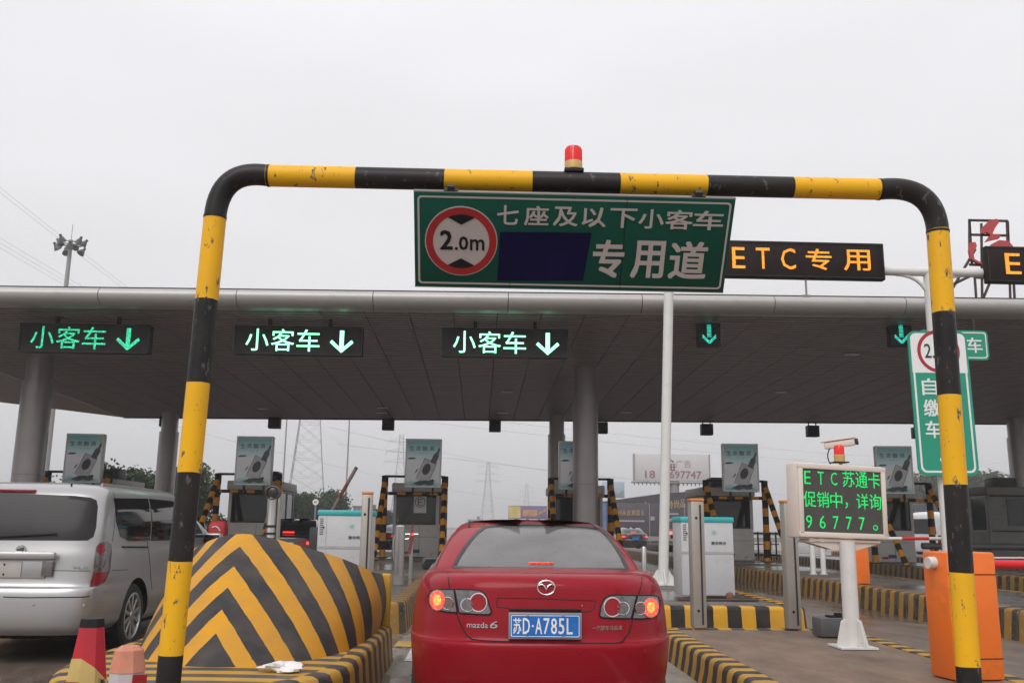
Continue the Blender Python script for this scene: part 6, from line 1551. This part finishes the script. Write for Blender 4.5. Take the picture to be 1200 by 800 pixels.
# blue grey container wall on the far right
t, w, z0, z1 = board('banner_wall', 'dark blue grey hoarding beyond the booths at the right, behind the white van', 1048, 590, 1215, 632, 68, mat('slate_hoarding', (.050, .052, .068), .5, var=.15, vs=.3), .6)
mb = MB()
for i, (px, py) in enumerate(((1144, 600), (1142, 617), (1142, 626), (1078, 600))):
    q = P(px, py, 68); text(mb, '融信', q.x-t.location.x-.45, q.z-.35, q.x-t.location.x+.45, q.z+.35, -.02, bold=0, th=.03) if False else [mb.box(q.x-t.location.x-.3+k*.22, -.03, q.z, .12, .02, .55-.1*(k % 2)) for k in range(4)]
mb.build('faint_print', mat('faint_print', (.10, .10, .13), .5), t)
# crash rail
t = thing('guard_rail', 'pale roadside guard rail in front of the banner wall', 'guard rail', (P(760, 630, 68).x, 68, 0)); mb = MB(); mb.box(10, 0, .65, 44, .05, .32); mb.build('rail', M['grey'], t); mb = MB()
for i in range(12): mb.box(-11+i*4, .1, .4, .12, .12, .8)
mb.build('rail_posts', M['grey'], t)['kind'] = 'stuff'
# dark low block with red and white bar, right of the white pole
p = P(787, 650, 41); t = thing('crash_cushion', 'dark rusty barrier block with red and white bar, seen beyond the tall white pole', 'barrier', (p.x, 41, 0))
mb = MB(); mb.box(0, 1, .40, 1.3, 3, .56, 0, None, .08); mb.box(-.05, .6, .1, 1.6, 3.4, .3, 0, None, .06); mb.build('block', M['brown'], t)
mb = MB(); mb.tube([(-.1, -.4, 1.02), (2.4, -.4, .98)], .09, 10); mb.build('bar', stripes('far_bar_bands', .8, c1=(.42, .03, .04), c2=(.55, .52, .52), wear=.2), t)
for z in (.35, .48, .6): mb = MB(); mb.box(.1, -.53, z, 1.0, .04, .06); mb.build('ridge', M['dark'], t)
# buildings
def building(px0, px1, pyt, D, c, label, floors, bays, dep=10):
    a, b = P(px0, pyt, D), P(px1, pyt, D); w = b.x-a.x; h = a.z
    t = thing('building', label, 'building', ((a.x+b.x)/2, D, 0)); mb = MB(); mb.box(0, dep/2, h/2, w, dep, h); mb.build('wall', mat('wall_'+str(px0), c, .8, var=.08, vs=.1), t)
    mb = MB(); mb.box(0, dep/2, h+.2, w+.5, dep+.5, .4); mb.box(w*.2, dep/2, h+1.2, w*.2, 3, 1.8); mb.build('roof', M['dark'], t)
    for i in range(bays):
        for j in range(floors): x = -w/2+w*(i+.5)/bays; z = h*(j+.55)/floors; mb = MB(); mb.box(x, -.02, z, w/bays*.55, .08, h/floors*.5); mb.build('window', M['glass2'], t)
building(414, 427, 594, 260, (.30, .17, .16), 'pale pink building seen right of the left white cabinet, taller of the two', 5, 3)
building(427, 440, 600, 250, (.26, .11, .10), 'low dull red building right of the taller pink one', 3, 4)
building(436, 446, 604, 300, (.34, .26, .25), 'pale low building just left of the middle booth guard pipes', 3, 3)
building(640, 660, 604, 520, (.35, .36, .38), 'faint grey block on the horizon left of the dark middle column', 4, 5)
building(548, 566, 609, 520, (.36, .37, .38), 'faint low block on the horizon over the red car roof', 3, 5)
building(1085, 1150, 606, 150, (.40, .39, .37), 'low pale building behind the hoarding on the right', 2, 8)
# white people van at right
p = P(1087, 630, 47); wv = thing('van', 'white high roofed van parked beyond the green text board', 'van', (p.x-.2, 47, 0), math.radians(-62))
sh = stack([(.35, .92, .05, 5.2), (.45, .97, .0, 5.25), (.9, .98, .0, 5.2), (1.15, .97, .03, 4.9), (1.7, .92, .07, 4.4), (2.15, .86, .12, 4.1), (2.3, .78, .25, 3.9)], .25, 4, .8, 2.6, cap_top=[(.9, .05, .03), (.5, .2, .06), (.1, .6, .07)], nq=8)
wp = mat('white_van_paint', (.66, .66, .65), .35, coat=.5); body_obj(sh, 'body', wp, wv, [(s*.8, y, .36, .42) for s in (-1, 1) for y in (1.0, 4.2)])
ws = Skin(sh); mb = MB(); patch(mb, ws, [(-.7, 1.25), (-.62, 2.0), (.62, 2.0), (.7, 1.25)], off=.008, grid=.2); mb.build('rear_window', M['glass'], wv)
for v in ('left', 'right'):
    for y0_, y1_ in ((.4, 1.25), (1.35, 2.3), (2.4, 3.1), (3.2, 4.0)):
        mb = MB(); patch(mb, ws, [(y0_, 1.25), (y0_, 1.85), (y1_, 1.85), (y1_, 1.25)], v, .008, .02, grid=.2); mb.build('side_window', M['glass'], wv)
for s in (-1, 1):
    mb = MB(); patch(mb, ws, [(s*.92, .8), (s*.92, 1.2), (s*.78, 1.2), (s*.78, .8)], off=.01, grid=.1); mb.build('tail_lamp', lens_red, wv)
    for y in (1.0, 4.2): wheel(wv, s*.84, y, .35, .22, 6, s)
# unmistakable grey lorry cab side at the far right is a booth: pipe rail in front
t = thing('pipe_rail', 'dark horizontal pipe rail running in front of the grey booth at the right edge', 'rail', (P(1130, 640, 26).x, 26, 0))
mb = MB(); q = P(1130, 640, 26); mb.tube([(-1.2, 0, q.z), (7, 0, q.z)], .09, 10); mb.build('pipe', M['plastic'], t)
mb = MB(); mb.box(-.8, 0, q.z/2, .08, .08, q.z); mb.box(3, 0, q.z/2, .08, .08, q.z); mb.build('stand', M['plastic'], t)

# ------------------------------------------------------------------ haze
HZ = True
if HZ:
    mb = MB(); mb.box(0, 2000, 24, 4600, 4700, 54)
    hz = mb.build('haze', bpy.data.materials.new('haze_air')); hm = hz.data.materials[0]; hm.use_nodes = True; ht = hm.node_tree; ht.nodes.clear()
    pv = N(ht, 'ShaderNodeVolumePrincipled'); pv.inputs['Color'].default_value = (.93, .93, .95, 1); pv.inputs['Density'].default_value = .0013; pv.inputs['Anisotropy'].default_value = 0.0
    ho = N(ht, 'ShaderNodeOutputMaterial'); ht.links.new(pv.outputs[0], ho.inputs['Volume']); hz['kind'] = 'stuff'; tag(hz, kind='stuff')
